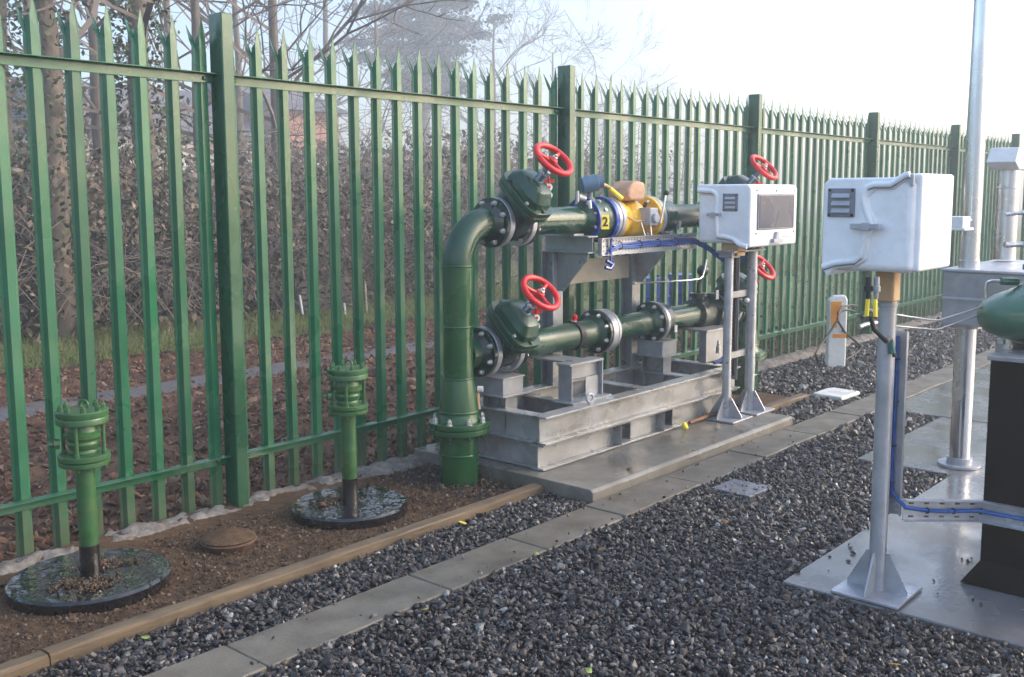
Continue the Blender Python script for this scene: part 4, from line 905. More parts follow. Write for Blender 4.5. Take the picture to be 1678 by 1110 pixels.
tr2 = thing('cable_tray', 'angled steel tray with one blue cable coming down the near post towards the black pedestal', 'cable tray', (3.97, 1.41, 0.35))
b = MB(); xa = 3.978; ya = 1.449
b.bb(xa - 0.002, xa + 0.001, ya - 0.028, ya + 0.028, 0.32, 1.06); b.bb(xa - 0.022, xa - 0.002, ya - 0.030, ya - 0.027, 0.32, 1.06); b.bb(xa - 0.022, xa - 0.002, ya + 0.027, ya + 0.030, 0.32, 1.06); b.build('vertical_tray', GALV, tr2)
pA = Vector((3.955, 1.405, 0.352)); pB = Vector((4.262, 1.205, 0.315)); pC = Vector((4.262, 0.60, 0.315))
b = MB(); d = (pB - pA); L_ = d.length; d.normalize(); n_ = Vector((0.55, 0.83, 0))
for a_, c_ in ((pA, pB), (pB, pC)):
    dd = (c_ - a_).normalized(); nn = Vector((-dd.y, dd.x, 0)).normalized(); nn = nn if nn.x > 0 else -nn; mid = (a_ + c_) / 2; hl = (c_ - a_).length / 2
    b.obox(mid + nn * 0.002, dd, (0, 0, 1), nn, hl, 0.042, 0.0015)
    b.obox(mid + Vector((0, 0, 0.042)) - nn * 0.012, dd, (0, 0, 1), nn, hl, 0.0015, 0.014)
    b.obox(mid - Vector((0, 0, 0.042)) - nn * 0.012, dd, (0, 0, 1), nn, hl, 0.0015, 0.014)
b.build('horizontal_tray', GALV, tr2)
off2 = Vector((-0.011, -0.011, 0.0))
b = MB(); b.tube([(xa - 0.010, ya + 0.012, 1.04), (xa - 0.010, ya + 0.010, 0.8), (xa - 0.010, ya + 0.012, 0.55), (xa - 0.012, ya + 0.008, 0.41), (pA.x - 0.003, pA.y - 0.012, 0.362)] + [tuple(pA.lerp(pB, k) + Vector((-0.009, -0.013, 0.002 * math.sin(k * 9)))) for k in (0.25, 0.5, 0.75, 0.95)] + [tuple(pB.lerp(pC, k) + Vector((-0.014, 0, 0.002 * math.sin(k * 9)))) for k in (0.05, 0.3, 0.6, 0.95)], 0.008, 10); b.build('cable', BLUEC, tr2)
for k in (0.28, 0.62, 0.98):
    p = pA.lerp(pB, k) + Vector((-0.008, -0.012, 0)); b = MB(); b.torus(p, d, 0.0105, 0.003, 14, 6); b.build('cable_tie', RUBBER, tr2)
for z in (0.95, 0.78, 0.6, 0.45):
    b = MB(); b.torus((xa - 0.010, ya + 0.011, z), (0, 0, 1), 0.0105, 0.003, 14, 6); b.build('cable_tie', RUBBER, tr2)
b = MB()
for k in range(9):
    p = pA.lerp(pB, 0.1 + 0.1 * k); nn = Vector((-d.y, d.x, 0)); nn = nn if nn.x > 0 else -nn
    if k % 2 == 0:
        for z in (0.026, -0.028): b.obox(p + Vector((0, 0, z)), d, (0, 0, 1), nn, 0.011, 0.0035, 0.0012)
b.build('slot', RUST, tr2)
b = MB(); b.lathe((4.258, 1.09, 0.30), (-1, 0, 0), [(0, 0.013), (0.006, 0.013), (0.008, 0.009)], 6); b.build('fixing_bolt', BOLT, tr2)

# impulse lines on the right
for (z0, lab) in ((1.090, 'upper of two thin steel tubes bending from the near post to the green vessel'), (1.042, 'lower of two thin steel tubes bending from the near post to the green vessel')):
    p0 = at(1462, 515 if z0 > 1.06 else 534, 0, 4.05); p1 = at(1535, 526 if z0 > 1.06 else 541, 0, 4.28); p2 = at(1612, 502 if z0 > 1.06 else 513, 0, 4.5)
    m1 = p0.lerp(p1, 0.9); m2 = p1.lerp(p2, 0.08)
    b = MB(); b.tube([p0, p0.lerp(p1, 0.5), m1, p1 * 0.5 + (m1 + m2) * 0.25, m2, p2], 0.0040, 8)
    tag(b.build('impulse_tube', GALVD, None, loc=tuple(p0)), lab, 'tube')

# ================================================================== BLACK PEDESTAL AND GREEN VESSEL
ped = thing('pedestal', 'black box pedestal with a flared foot at the right edge, blocking the view', 'pedestal', (4.6, 0.95, 0))
b = MB(); b.bb(4.275, 4.95, 0.60, 1.197, 0.10, 0.935)
v = [(4.275, 0.60, 0.10), (4.95, 0.60, 0.10), (4.95, 1.197, 0.10), (4.275, 1.197, 0.10), (4.235, 0.56, 0.004), (4.99, 0.56, 0.004), (4.99, 1.262, 0.004), (4.235, 1.262, 0.004)]
b.add(v, [(0, 1, 5, 4), (1, 2, 6, 5), (2, 3, 7, 6), (3, 0, 4, 7), (4, 5, 6, 7)]); b.build('housing', BLACKBOX, ped, bevel=0.004)
b = MB(); b.bb(4.255, 4.97, 0.58, 1.205, 0.936, 0.955); b.build('top_plate', GALVD, ped, bevel=0.003)
ves = thing('green_vessel', 'rounded green diaphragm vessel with valve stem standing on the black pedestal', 'vessel', (4.62, 0.98, 0.955))
vx, vy = 4.62, 1.088
b = MB(); b.lathe((vx, vy, 0.990), (0, 0, 1), [(0, 0.10), (0.005, 0.175), (0.025, 0.225), (0.055, 0.254), (0.09, 0.264), (0.122, 0.260), (0.150, 0.240), (0.178, 0.198), (0.200, 0.150), (0.220, 0.108), (0.245, 0.082), (0.29, 0.072)], 56); b.build('dome', GREEN_V, ves)
b = MB(); b.lathe((vx, vy, 0.955), (0, 0, 1), [(0, 0.12), (0.02, 0.12), (0.022, 0.06), (0.07, 0.06)], 28); b.build('foot', BLACKF, ves)
for k in range(6):
    a = k * PI / 3 + 0.4; b = MB(); px, py = vx + 0.17 * math.cos(a), vy + 0.17 * math.sin(a)
    b.cyl((px, py, 0.955), (px, py, 1.06), 0.011, n=10); b.lathe((px, py, 0.955), (0, 0, 1), [(0, 0.020), (0.02, 0.020)], 6); b.build('stud', BOLT, ves)
b = MB(); b.lathe((vx, vy, 1.28), (0, 0, 1), [(0, 0.095), (0.022, 0.095), (0.024, 0.066), (0.09, 0.060), (0.10, 0.088), (0.125, 0.088), (0.13, 0.062), (0.17, 0.056), (0.175, 0.075), (0.195, 0.075), (0.20, 0.05), (0.28, 0.046)], 28); b.build('stem_housing', GREEN_V, ves)
b = MB(); b.tube([(vx - 0.12, vy + 0.14, 1.385), (vx + 0.02, vy + 0.02, 1.39), (vx + 0.1, vy - 0.1, 1.39)], 0.012, 10); b.tube([(vx - 0.10, vy + 0.15, 1.51), (vx, vy, 1.53), (vx + 0.1, vy - 0.1, 1.54)], 0.009, 10); b.build('handle', BOLT, ves)
b = MB(); pts = [at(1615, 488, 0, 4.5), at(1615, 470, 0, 4.5), at(1618, 463, 0, 4.5), at(1624, 461, 0, 4.52), at(1640, 461, 0, 4.55)]; b.tube(pts, 0.007, 10); b.build('hook_tube', STEEL, ves)
b = MB(); q0 = at(1640, 461, 0, 4.55); q1 = at(1668, 462, 0, 4.6); b.cyl(q0, q1, 0.016, n=14); b.build('fitting', GREEN_V, ves)

# ================================================================== STACKS
pole = thing('vent_stack', 'tall shiny steel stack standing on the wet slab and rising out of view', 'stack', (6.13, 1.86, 0))
PXc, PYc = 6.13, 1.86
b = MB(); b.lathe((PXc, PYc, 0.012), (0, 0, 1), [(0, 0.058), (1.2, 0.058), (1.203, 0.054), (2.4, 0.046), (5.0, 0.032)], 40); b.build('stack_tube', STEEL, pole)
b = MB(); b.lathe((PXc, PYc, 0.0), (0, 0, 1), [(0, 0.12), (0.014, 0.12), (0.014, 0.07), (0.05, 0.072)], 36); b.build('base_flange', GALV, pole)
b = MB(); pc = at(1570, 364, 1, 1.80); b.obox(pc, (1, 0, 0), (0, 0, 1), (0, 1, 0), 0.062, 0.030, 0.045); b.prism([(-0.075, -0.030), (0.075, -0.030), (0.085, -0.045), (-0.075, -0.045)], (pc.x, pc.y - 0.06, pc.z), (1, 0, 0), (0, 0, 1), (0, 1, 0), 0.12); b.build('junction_box', WHITEP, pole, bevel=0.004)
b = MB(); b.cyl((pc.x, pc.y, pc.z), (PXc, PYc, pc.z), 0.015, n=10); b.build('bracket', GALV, pole)

tank = thing('steel_housing', 'low grey galvanised housing behind the near cabinet, wrapped round the stack', 'housing', (6.4, 1.85, 0))
fx = 5.96; yl = at(1546, 447, 0, fx).y; yr = at(1690, 447, 0, fx).y; zt_ = at(1550, 445, 0, fx).z; zb_ = at(1550, 532, 0, fx).z
b = MB(); b.bb(fx, fx + 1.05, yr, yl, zb_, zt_); b.build('housing', GALVD, tank, bevel=0.006)
b = MB(); b.bb(fx - 0.012, fx + 1.062, yr - 0.012, yl + 0.012, zt_, zt_ + 0.016); b.build('lid', GALV, tank, bevel=0.004)
b = MB(); b.bb(fx - 0.012, fx, yr, yl, zt_ - 0.155, zt_ - 0.143); b.build('trim', GALV, tank)
b = MB(); b.lathe((PXc, PYc, zb_ - 0.03), (0, 0, 1), [(0, 0.085), (0.03, 0.085)], 28); b.build('clamp_collar', GALV, tank)
for k in range(2):
    b = MB(); b.bb(fx + 0.90, fx + 0.96, yr + 0.05 + k * (yl - yr - 0.16), yr + 0.11 + k * (yl - yr - 0.16), 0.0, zb_); b.build('leg', GALVD, tank, bevel=0.003)

cow = thing('vent_pipe', 'shorter steel vent pipe with an angled pale cowl at the right edge', 'pipe', (6.72, 1.86, 1.18))
cb = at(1652, 310, 1, 1.86)
b = MB(); b.lathe((cb.x, 1.86, 1.1815), (0, 0, 1), [(0, 0.066), (cb.z - 1.1815, 0.066), (cb.z - 1.1785, 0.069), (cb.z - 1.172, 0.069), (cb.z - 1.168, 0.066), (cb.z - 1.03, 0.066)], 36); b.build('pipe', STEEL, cow)
ch = at(1650, 258, 1, 1.84)
b = MB(); b.prism([(-0.07, -0.030), (0.03, -0.075), (0.30, -0.075), (0.30, 0.06), (0.0, 0.06)], (ch.x, 1.77, ch.z), (1, 0, 0), (0, 0, 1), (0, 1, 0), 0.17); b.build('cowl', WHITEP, cow, bevel=0.006)

# ================================================================== SMALL THINGS ON THE GROUND
mk = thing('marker_post', 'white marker post with orange bands and black cable standing in the gravel by the fence', 'marker post', (9.05, 3.9, 0))
b = MB(); mx, my = 8.96, 3.9; hw = 0.085
b.prism([(-hw, -0.06), (hw, -0.06), (hw, 0.62), (hw * 0.75, 0.66), (-hw * 0.4, 0.655), (-hw, 0.615)], (mx, my - 0.045, 0), (0.62, -0.785, 0), (0, 0, 1), (0.785, 0.62, 0), 0.09); b.build('post', WHITEP, mk, bevel=0.015, seg=3)
uu = Vector((0.62, -0.785, 0)); ww = Vector((0.785, 0.62, 0)); oo = Vector((mx, my - 0.045, 0)) - ww * 0.003
b = MB(); b.prism([(-0.065, 0.40), (0.005, 0.40), (0.03, 0.605), (-0.07, 0.60)], oo, uu, (0, 0, 1), ww, 0.003); b.prism([(-0.06, 0.36), (-0.01, 0.36), (-0.01, 0.42), (-0.06, 0.42)], oo - ww * .001, uu, (0, 0, 1), ww, 0.003); b.build('orange_panel', ORANGE, mk)
b = MB(); b.prism([(-0.045, 0.265), (0.082, 0.265), (0.082, 0.30), (-0.045, 0.30)], oo - ww * .001, uu, (0, 0, 1), ww, 0.003); b.build('orange_band', ORANGE, mk)
for (du, dz) in ((0.03, 0.37), (0.045, 0.33)):
    b = MB(); b.lathe(oo + uu * du + Vector((0, 0, dz)), -ww, [(0, 0.012), (0.003, 0.012)], 12); b.build('stud', GREYP, mk)
cb_ = MB(); zc = lambda u_, v_: at(u_, v_, 1, 3.80)
cb_.tube([zc(1340, 592), zc(1336, 580), zc(1345, 565), zc(1360, 545), zc(1372, 525), zc(1374, 512), zc(1380, 503), zc(1395, 500), zc(1405, 502)], 0.010, 8)
cb_.tube([zc(1372, 522), zc(1374, 528), zc(1385, 545), zc(1400, 558), zc(1410, 567), zc(1408, 575), zc(1395, 584), zc(1385, 590)], 0.010, 8)
cb_.tube([zc(1373, 514), zc(1378, 509), zc(1390, 508), zc(1402, 511)], 0.010, 8)
cb_.build('cable', RUBBER, mk)

ph = thing('conduit_post', 'thin dark conduit post with pipe stub behind the white marker post', 'post', (9.6, 3.7, 0))
c0 = at(1409, 552, 2, 0.1)
b = MB(); b.bb(9.6, 9.66, 3.60, 3.66, -0.03, 0.72); b.build('post', GREYP, ph, bevel=0.004)
b = MB(); b.bb(9.595, 9.60, 3.60, 3.615, 0.0, 0.72); b.build('edge_strip', GALV, ph)
b = MB(); b.tube([at(1408, 536, 1, 3.60), at(1418, 532, 1, 3.58), at(1436, 529, 1, 3.55)], 0.020, 10); b.build('pipe_stub', GALV, ph)
b = MB(); b.tube([at(1412, 520, 1, 3.58), at(1422, 508, 1, 3.57), at(1432, 512, 1, 3.56), at(1436, 520, 1, 3.55)], 0.022, 10); b.build('black_hose', RUBBER, ph)

b = MB(); b.prism([(-0.17, -0.12), (0.16, -0.13), (0.18, 0.10), (0.12, 0.13), (-0.15, 0.13)], (7.66, 3.29, -0.01), (1, 0, 0), (0, 1, 0), (0, 0, 1), 0.034)
tag(b.build('white_cover', WHITEP, None, bevel=0.010, seg=3, loc=(7.66, 3.29, -0.01)), 'white rectangular cover lying on the gravel beyond the plinth', 'cover')
b = MB(); b.prism([(-0.125, -0.12), (0.12, -0.125), (0.125, 0.11), (-0.115, 0.12)], (4.885, 2.62, -0.02), (1, 0, 0), (0, 1, 0), (0, 0, 1), 0.022)
tag(b.build('access_plate', mat('wet_blue_steel', (0.17, 0.185, 0.23), 0.3, metal=0.3, var=0.2, scale=9), None, bevel=0.003, loc=(4.885, 2.62, -0.02)), 'flat wet steel plate set in the dark gravel beside the path', 'plate')

def leaf(x, y, z, s, m, label, rz):
    b = MB(); n = 8; P = []; 
    for i in range(n + 1):
        t = i / n; w = math.sin(PI * t ** 0.8) * 0.36 * s
        P.append((t * s - s / 2, w, 0.25 * s * (t - .5) ** 2)); 
    vs = []; fs = []
    for i, (px, w, pz) in enumerate(P): vs += [(px, -w, pz + 0.18 * w), (px, 0, pz), (px, w, pz + 0.12 * w)]
    for i in range(n):
        for j in (0, 1): fs.append((i * 3 + j, i * 3 + j + 1, i * 3 + 4 + j, i * 3 + 3 + j))
    b.add(vs, fs); o = b.build('fallen_leaf', m, None, ang=60); o.location = (x, y, z); o.rotation_euler = (random.uniform(-.4, .4), random.uniform(-.4, .4), rz)
    so = o.modifiers.new('thick', 'SOLIDIFY'); so.thickness = 0.0008
    tag(o, label, 'leaf', 'leaves fallen on the gravel')
leaf(2.601, 2.726, 0.014, 0.040, LEAFY, 'bright yellow leaf on the gravel just beside the slab path', 0.6)
leaf(3.58, 2.61, 0.010, 0.035, LEAFB, 'brown leaf on the gravel, mid way along the slab path', 2.0)
leaf(3.355, 2.80, 0.010, 0.030, LEAFG, 'pale green leaf against the edge of the slab path', 1.1)
leaf(3.31, 1.183, 0.012, 0.045, mat('orange_leaf', (0.6, 0.3, 0.03), 0.6), 'orange yellow leaf on the gravel near the bottom right', 1.6)
leaf(2.607, 1.947, 0.012, 0.034, LEAFG, 'yellow green leaf at the bottom edge of the gravel', 0.2)
leaf(1.785, 3.33, 0.008, 0.034, LEAFG, 'green leaf on the gravel against the timber edging', 2.6)
leaf(6.036, 2.58, 0.006, 0.055, LEAFG, 'yellow green leaf on the far gravel near the slab step', 2.6)
leaf(4.287, 2.382, 0.008, 0.045, LEAFB, 'tan leaf on the gravel in front of the steel plate', 0.9)
leaf(3.45, 3.35, 0.008, 0.05, LEAFY, 'straw coloured leaf between timber edging and slab path', 2.9)
leaf(4.62, 3.17, 0.064, 0.07, LEAFB, 'dark brown leaf lying on the concrete plinth', 0.9)

# ================================================================== BACKGROUND
def upos(u, Y): p = at(u, 300, 1, Y); return p.x
def grow(segs, p, d, L, r, depth, up=0.1, spread=0.6):
    n = 3; q = p.copy()
    for i in range(n):
        d2 = (d + Vector((random.gauss(0, 0.13), random.gauss(0, 0.13), random.gauss(up * 0.4, 0.08)))).normalized()
        q2 = q + d2 * (L / n); segs.append((q, q2, r * (1 - 0.25 * i / n), r * (1 - 0.25 * (i + 1) / n))); q = q2; d = d2
        if depth > 0 and i > 0 and random.random() < 0.75:
            a = random.uniform(0, 2 * PI); u_, v_, w_ = frame(d)
            nd = (d * (1 - spread * 0.4) + (u_ * math.cos(a) + v_ * math.sin(a)) * spread).normalized()
            grow(segs, q, nd, L * random.uniform(0.5, 0.75), r * 0.55, depth - 1, up, spread)
    if depth > 0:
        for k in range(2):
            a = random.uniform(0, 2 * PI); u_, v_, w_ = frame(d)
            nd = (d + (u_ * math.cos(a) + v_ * math.sin(a)) * spread * random.uniform(0.5, 1)).normalized()
            grow(segs, q, nd, L * random.uniform(0.55, 0.8), r * 0.65, depth - 1, up, spread)
def segmesh(segs, n=3, rmin=0.004):
    b = MB()
    for (p, q, r0, r1) in segs:
        u_, v_, w_ = frame(q - p); r0 = max(r0, rmin); r1 = max(r1, rmin)
        vs = [p + (u_ * math.cos(2 * PI * k / n) + v_ * math.sin(2 * PI * k / n)) * r0 for k in range(n)] + [q + (u_ * math.cos(2 * PI * k / n) + v_ * math.sin(2 * PI * k / n)) * r1 for k in range(n)]
        b.add(vs, [(k, (k + 1) % n, n + (k + 1) % n, n + k) for k in range(n)])
    return b
def quads(name, C, size, m, parent=None, tint=None, flat=None):
    n = len(C); a = rand_rot(n); s = size[:, None]
    U = a[:, :, 0] * s; Vv = a[:, :, 1] * s * 0.6
    if parent: C = C - np.array(rootloc(parent))
    V = np.stack([C - U * 0.9, C - Vv, C + U, C + Vv], 1).reshape(-1, 3)
    Fq = np.arange(n * 4).reshape(n, 4)
    o = bulk(name, V, Fq, 4, m, None if tint is None else np.repeat(tint, 4))
    if parent: o.parent = parent
    return o
def bare_tree(u, Y, h, r, label, depth=4, ivy=0, lean=(0, 0), spread=0.6, nb=6, rmin=0.005):
    x = upos(u, Y); t = thing('bare_tree' if not ivy else 'ivy_tree', label, 'tree', (x, Y, -0.1), 'bare trees beyond the fence')
    pts = []; k = 9
    for i in range(k + 1):
        f = i / k; pts.append(Vector((x + lean[0] * f * h + 0.10 * nz(i, u, 0.7), Y + lean[1] * f * h + 0.10 * nz(i, u + 50, 0.7), -0.1 + f * h)))
    rr = [r * (1.35 if i == 0 else 1) * (1 - 0.8 * i / k) + 0.01 for i in range(k + 1)]
    b = MB(); b.tube(pts, rr, 10); b.build('trunk', BARK, t, ang=80)
    segs = []
    for j in range(nb):
        f = random.uniform(0.28, 1.0) if j else 1.0
        i = min(k - 1, int(f * k)); p = pts[i].lerp(pts[i + 1], f * k - i)
        a = j * 2.4 + random.uniform(-0.4, 0.4); d = Vector((math.cos(a), math.sin(a), random.uniform(0.25, 0.9))).normalized()
        grow(segs, p, d, h * random.uniform(0.16, 0.27), rr[i] * 0.38, depth - 1, 0.12, spread)
    segmesh(segs, 3, rmin).build('crown', TWIG, t, ang=80)
    if ivy:
        zz = rng.uniform(0, 1, ivy) ** 0.8 * h * 0.85; aa = rng.uniform(0, 2 * PI, ivy); ro = r * 1.15 + rng.gamma(2, 0.05, ivy) * (0.6 + 0.6 * np.sin(zz * 2.1 + u) ** 2)
        cxs = np.interp(zz, [p.z for p in pts], [p.x for p in pts]); cys = np.interp(zz, [p.z for p in pts], [p.y for p in pts])
        quads('ivy', np.stack([cxs + np.cos(aa) * ro, cys + np.sin(aa) * ro, zz], 1), rng.uniform(0.025, 0.055, ivy), IVY, t)
    return t
bare_tree(92, 11.2, 8.5, 0.15, 'thick pale brown trunk at the far left, its foot wrapped in ivy', ivy=2600, nb=9)
bare_tree(232, 12.4, 9.0, 0.17, 'ivy clad trunk seen between the fourth and fifth pales from the left', ivy=3400, nb=9, lean=(0.01, 0))
bare_tree(18, 13.5, 8.0, 0.12, 'slim bare tree at the left edge with dense branches', nb=10, ivy=1500)
bare_tree(165, 16, 9.0, 0.12, 'bare tree behind the two ivy trunks', nb=12)
bare_tree(330, 15, 8.0, 0.11, 'bare tree just behind the first full fence post', nb=12)
bare_tree(455, 17, 9.5, 0.14, 'bare branching tree just right of the first fence post', nb=13)
bare_tree(540, 36, 15.0, 0.2, 'hazy bare tree left of the conifer', nb=12, rmin=0.013)
bare_tree(810, 40, 11.0, 0.2, 'low hazy bare tree right of the conifer', nb=12, spread=0.7, rmin=0.013)
bare_tree(905, 44, 11.0, 0.2, 'hazy bare tree above the second fence post', nb=12, spread=0.7, rmin=0.013)
bare_tree(1000, 46, 10.5, 0.2, 'faint bare tree fading into the fog right of the second fence post', nb=14, spread=0.75, rmin=0.013)
bare_tree(1120, 62, 10.0, 0.2, 'very faint bare tree deep in the fog behind the window cabinet', nb=12, spread=0.7, rmin=0.012)

bare_tree(60, 21, 11.0, 0.11, 'slim misty tree with fine branches, behind the leftmost trunks', nb=14, depth=4, rmin=0.006)
bare_tree(285, 23, 12.0, 0.12, 'misty fine branched tree just left of the first fence post', nb=14, depth=4, rmin=0.006)
bare_tree(395, 26, 12.5, 0.13, 'misty tree whose branches spread over the first fence post', nb=14, depth=4, rmin=0.007)
bare_tree(620, 30, 9.5, 0.14, 'misty bare tree standing in front of the conifer', nb=14, depth=4, rmin=0.008)

# conifer
KY = 52.0; cxn = upos(695, KY); con = thing('conifer', 'tall misty conifer with dark layered crown rising above the fence', 'tree', (cxn, KY, -0.1))
b = MB(); b.tube([(cxn, KY, -0.1), (cxn + 0.1, KY, 7), (cxn, KY + 0.1, 14), (cxn + 0.1, KY, 22)], [0.5, 0.4, 0.28, 0.06], 10); b.build('trunk', BARK, con, ang=80)
C = []; bs = []
for k in range(90):
    z = 7.6 + 14.0 * (k / 90) ** 0.9; a = k * 2.4; Lb = (5.2 - 3.0 * abs((z - 14) / 8)) * random.uniform(0.5, 1.15)
    tip = Vector((cxn + math.cos(a) * Lb, KY + math.sin(a) * Lb, z + random.uniform(0.0, 0.7))); bs.append((Vector((cxn, KY, z)), tip, 0.07, 0.02))
    for _ in range(5):
        f = random.uniform(0.4, 1.05); cc = Vector((cxn, KY, z)).lerp(tip, f)
        for _ in range(70): C.append((cc.x + random.gauss(0, 0.5), cc.y + random.gauss(0, 0.5), cc.z + random.gauss(0.05, 0.2)))
segmesh(bs, 4).build('branches', BARK, con, ang=80)
quads('crown', np.array(C), rng.uniform(0.10, 0.22, len(C)), NEEDLE, con)

# thicket along the verge: twigs and dead leaves, nobody could count it
def thicket(name, Yc, x0, x1, n, h, dY, s):
    xs = rng.uniform(x0, x1, n); ys = Yc + rng.normal(0, dY, n)
    hh = np.array([h * (0.72 + 0.5 * noise.noise((x * 0.55, Yc, 0))) for x in xs])
    zs = rng.uniform(0, 1, n) ** 1.25 * hh
    o = quads(name, np.stack([xs, ys, zs], 1), rng.uniform(0.5, 1.2, n) * s, THICK, None, np.clip(rng.normal(0.4, 0.25, n), 0, 1)); o['kind'] = 'stuff'
    return o
thicket('thicket', 11.9, 2.0, 12.0, 36000, 2.6, 0.55, 0.048)
thicket('far_thicket', 19.0, 6.0, 26.0, 30000, 3.8, 1.4, 0.085)
thicket('far_hedge', 60.0, 30.0, 90.0, 16000, 5.0, 2.0, 0.28)
segs = []
def bramble(x, y, L, r, n, droop):
    p = Vector((x, y, random.uniform(0, 0.3))); d = Vector((random.gauss(0, .5), random.gauss(0, .5), 1)).normalized()
    for k in range(n):
        d = (d + Vector((random.gauss(0, .32), random.gauss(0, .32), -droop * k / n))).normalized(); q = p + d * (L / n); segs.append((p, q, r * (1 - 0.7 * k / n), r * (1 - 0.7 * (k + 1) / n)))
        if k > 0 and random.random() < 0.6:
            e = q + (d + Vector((random.gauss(0, .8), random.gauss(0, .8), random.gauss(0, .5)))).normalized() * L * 0.22; segs.append((q, e, r * 0.5, r * 0.25))
        p = q
for i in range(420): bramble(random.uniform(2.5, 13), 11.5 + random.gauss(0, 0.6), random.uniform(1.2, 3.6), 0.009, 6, 0.9)
for i in range(800): bramble(random.uniform(6, 23), 16.5 + random.gauss(0, 1.5), random.uniform(2.0, 5.2), 0.014, 6, 0.6)
o = segmesh(segs, 3).build('brushwood', TWIG, None, ang=80); o['kind'] = 'stuff'

# grass blades on the verge
n = 26000; gx = rng.uniform(2.5, 24, n); gy_ = 9.45 + rng.uniform(0, 1, n) ** 1.4 * 2.4; hgt = rng.uniform(0.04, 0.13, n); wd = 0.006
lx = rng.normal(0, 0.04, n); ly = rng.normal(0, 0.04, n); dx_ = rng.uniform(-wd, wd, n)
A = np.stack([gx - wd, gy_ + dx_, np.zeros(n)], 1); B_ = np.stack([gx + wd, gy_ - dx_, np.zeros(n)], 1); T_ = np.stack([gx + lx, gy_ + ly, hgt], 1)
g = bulk('grass', np.stack([A, B_, T_], 1).reshape(-1, 3), np.arange(n * 3).reshape(n, 3), 3, GRASS); g['kind'] = 'stuff'

# house behind the trees
hx = upos(300, 34); hs = thing('house', 'pale rendered house with a pink brick gable hidden behind the trees', 'house', (hx, 35, 0))
b = MB(); b.bb(hx - 5, hx + 2.2, 32, 38, -0.2, 3.6); b.build('wall', RENDERW, hs)
b = MB(); b.bb(hx + 2.2, hx + 5.2, 31.4, 38, -0.2, 4.6); b.build('brick_wing', PINKB, hs)
b = MB(); b.prism([(31.4, 3.6), (38.6, 3.6), (35, 5.4)], (hx - 5.4, 0, 0), (0, 1, 0), (0, 0, 1), (1, 0, 0), 7.6); b.build('roof', ROOF, hs)
b = MB(); b.prism([(30.9, 4.6), (38.6, 4.6), (35, 6.0)], (hx + 2.1, 0, 0), (0, 1, 0), (0, 0, 1), (1, 0, 0), 3.4); b.build('roof', ROOF, hs)
for (wx, wz, yy) in ((hx - 3.5, 1.2, 32), (hx - 0.8, 1.2, 32), (hx + 3.6, 1.6, 31.4)):
    b = MB(); b.bb(wx - 0.55, wx + 0.55, yy - 0.05, yy + 0.05, wz, wz + 1.2); w = b.build('window', WHITEP, hs)
    b = MB(); b.bb(wx - 0.47, wx + 0.47, yy - 0.06, yy - 0.052, wz + 0.08, wz + 1.12); b.build('pane', GLASS, w)

# low dark slat fence and stakes on the verge
x0 = at(488, 512, 1, 11.0).x; x1 = at(592, 500, 1, 11.0).x
wf = thing('slat_fence', 'low dark wooden slat fence on the far grass verge', 'fence', (x0, 11.0, 0))
b = MB()
for k in range(5): b.bb(x0, x1, 10.98, 11.0, 0.02 + k * 0.085, 0.02 + k * 0.085 + 0.06)
b.build('slat_panel', WOODD, wf)
for i in range(4):
    xx = x0 + (x1 - x0) * i / 3; b = MB(); b.bb(xx - 0.03, xx + 0.03, 11.001, 11.06, -0.05, 0.47); b.build('post', WOODD, wf)
for (ua, va, ub, vb, lab) in ((491, 484, 496, 515, 'leaning white stake at the left end of the dark slat fence'), (564, 497, 566, 516, 'short white stake in the middle of the far verge'), (598, 462, 601, 512, 'tall pinkish stake at the right end of the slat fence')):
    p = at(ub, vb, 1, 10.3); q = at(ua, va, 1, 10.3); b = MB(); b.cyl(p, q, 0.013, n=8)
    tag(b.build('stake', WHITEP if 'white' in lab else BEIGE, None, loc=tuple(p)), lab, 'stake', 'garden stakes')
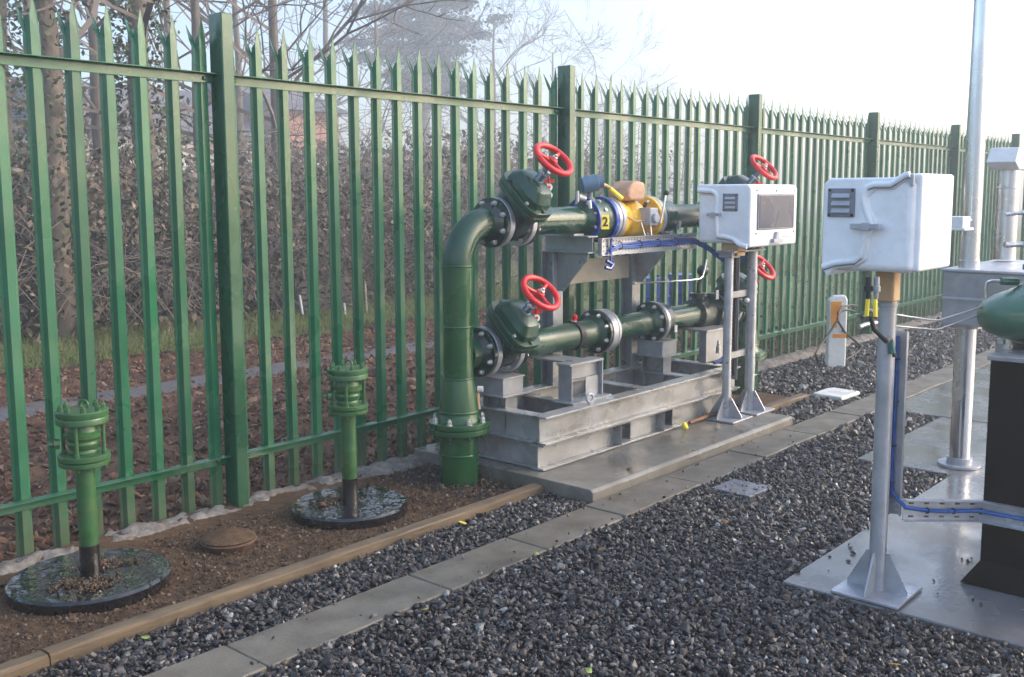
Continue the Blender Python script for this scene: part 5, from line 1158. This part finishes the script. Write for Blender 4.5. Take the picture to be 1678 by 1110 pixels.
# blue drums beyond the fence
for i, (u_, lab) in enumerate(((1070, 'left blue plastic drum beyond the fence, behind the bracket column'), (1118, 'right blue plastic drum beyond the fence, left of the window cabinet'))):
    p = at(u_, 505, 1, 6.6); t = thing('blue_drum', lab, 'drum', (p.x, 6.6, -0.05), 'blue drums beyond the fence')
    b = MB(); b.lathe((p.x, 6.6, -0.05), (0, 0, 1), [(0, 0.17), (0.03, 0.185), (0.20, 0.19), (0.22, 0.20), (0.24, 0.19), (0.42, 0.19), (0.44, 0.20), (0.46, 0.19), (0.62, 0.185), (0.66, 0.17), (0.66, 0.0)], 28); b.build('drum', BARREL, t)
    b = MB(); b.lathe((p.x + 0.08, 6.6, 0.61), (0, 0, 1), [(0, 0.03), (0.025, 0.03)], 12); b.build('bung', RUBBER, t)

# ================================================================== AIR, SKY, LIGHT
b = MB(); b.bb(-42, 112, -62, 102, -1.2, 24.0)
hz = b.build('haze', bpy.data.materials.new('haze_air')); hz['kind'] = 'stuff'
hm = hz.data.materials[0]; hm.use_nodes = True; nt = hm.node_tree
for n_ in list(nt.nodes):
    if n_.type == 'BSDF_PRINCIPLED': nt.nodes.remove(n_)
pv = nt.nodes.new('ShaderNodeVolumePrincipled'); pv.inputs['Color'].default_value = (0.93, 0.955, 1.0, 1); pv.inputs['Density'].default_value = 0.0095
pv.inputs['Anisotropy'].default_value = 0.6
nt.links.new(pv.outputs['Volume'], nt.nodes['Material Output'].inputs['Volume'])

SUN_EL = 24.0
sd = Vector((0.70 * math.cos(R(SUN_EL)), -0.714 * math.cos(R(SUN_EL)), math.sin(R(SUN_EL))))     # towards the sun
w = bpy.data.worlds.new('World'); SC.world = w; w.use_nodes = True
nt = w.node_tree; bg = nt.nodes['Background']
sky = nt.nodes.new('ShaderNodeTexSky'); sky.sky_type = 'NISHITA'; sky.sun_disc = False
sky.sun_elevation = R(SUN_EL); sky.sun_rotation = math.atan2(sd.x, sd.y)
sky.air_density = 1.0; sky.dust_density = 3.0; sky.ozone_density = 1.5
nt.links.new(sky.outputs['Color'], bg.inputs['Color']); bg.inputs['Strength'].default_value = 0.15
sl = bpy.data.lights.new('sun', 'SUN'); sl.energy = 0.32; sl.angle = R(7); sl.color = (1.0, 0.94, 0.86)
so = bpy.data.objects.new('sun', sl); COL.objects.link(so); so.rotation_euler = sd.to_track_quat('Z', 'Y').to_euler()

SC.view_settings.view_transform = 'Standard'; SC.view_settings.look = 'None'; SC.view_settings.exposure = 1.78; SC.view_settings.gamma = 1.0
SC.render.engine = 'CYCLES'
SC.cycles.max_bounces = 6; SC.cycles.diffuse_bounces = 3; SC.cycles.glossy_bounces = 3; SC.cycles.volume_bounces = 1; SC.cycles.transparent_max_bounces = 8
SC.cycles.use_denoising = True
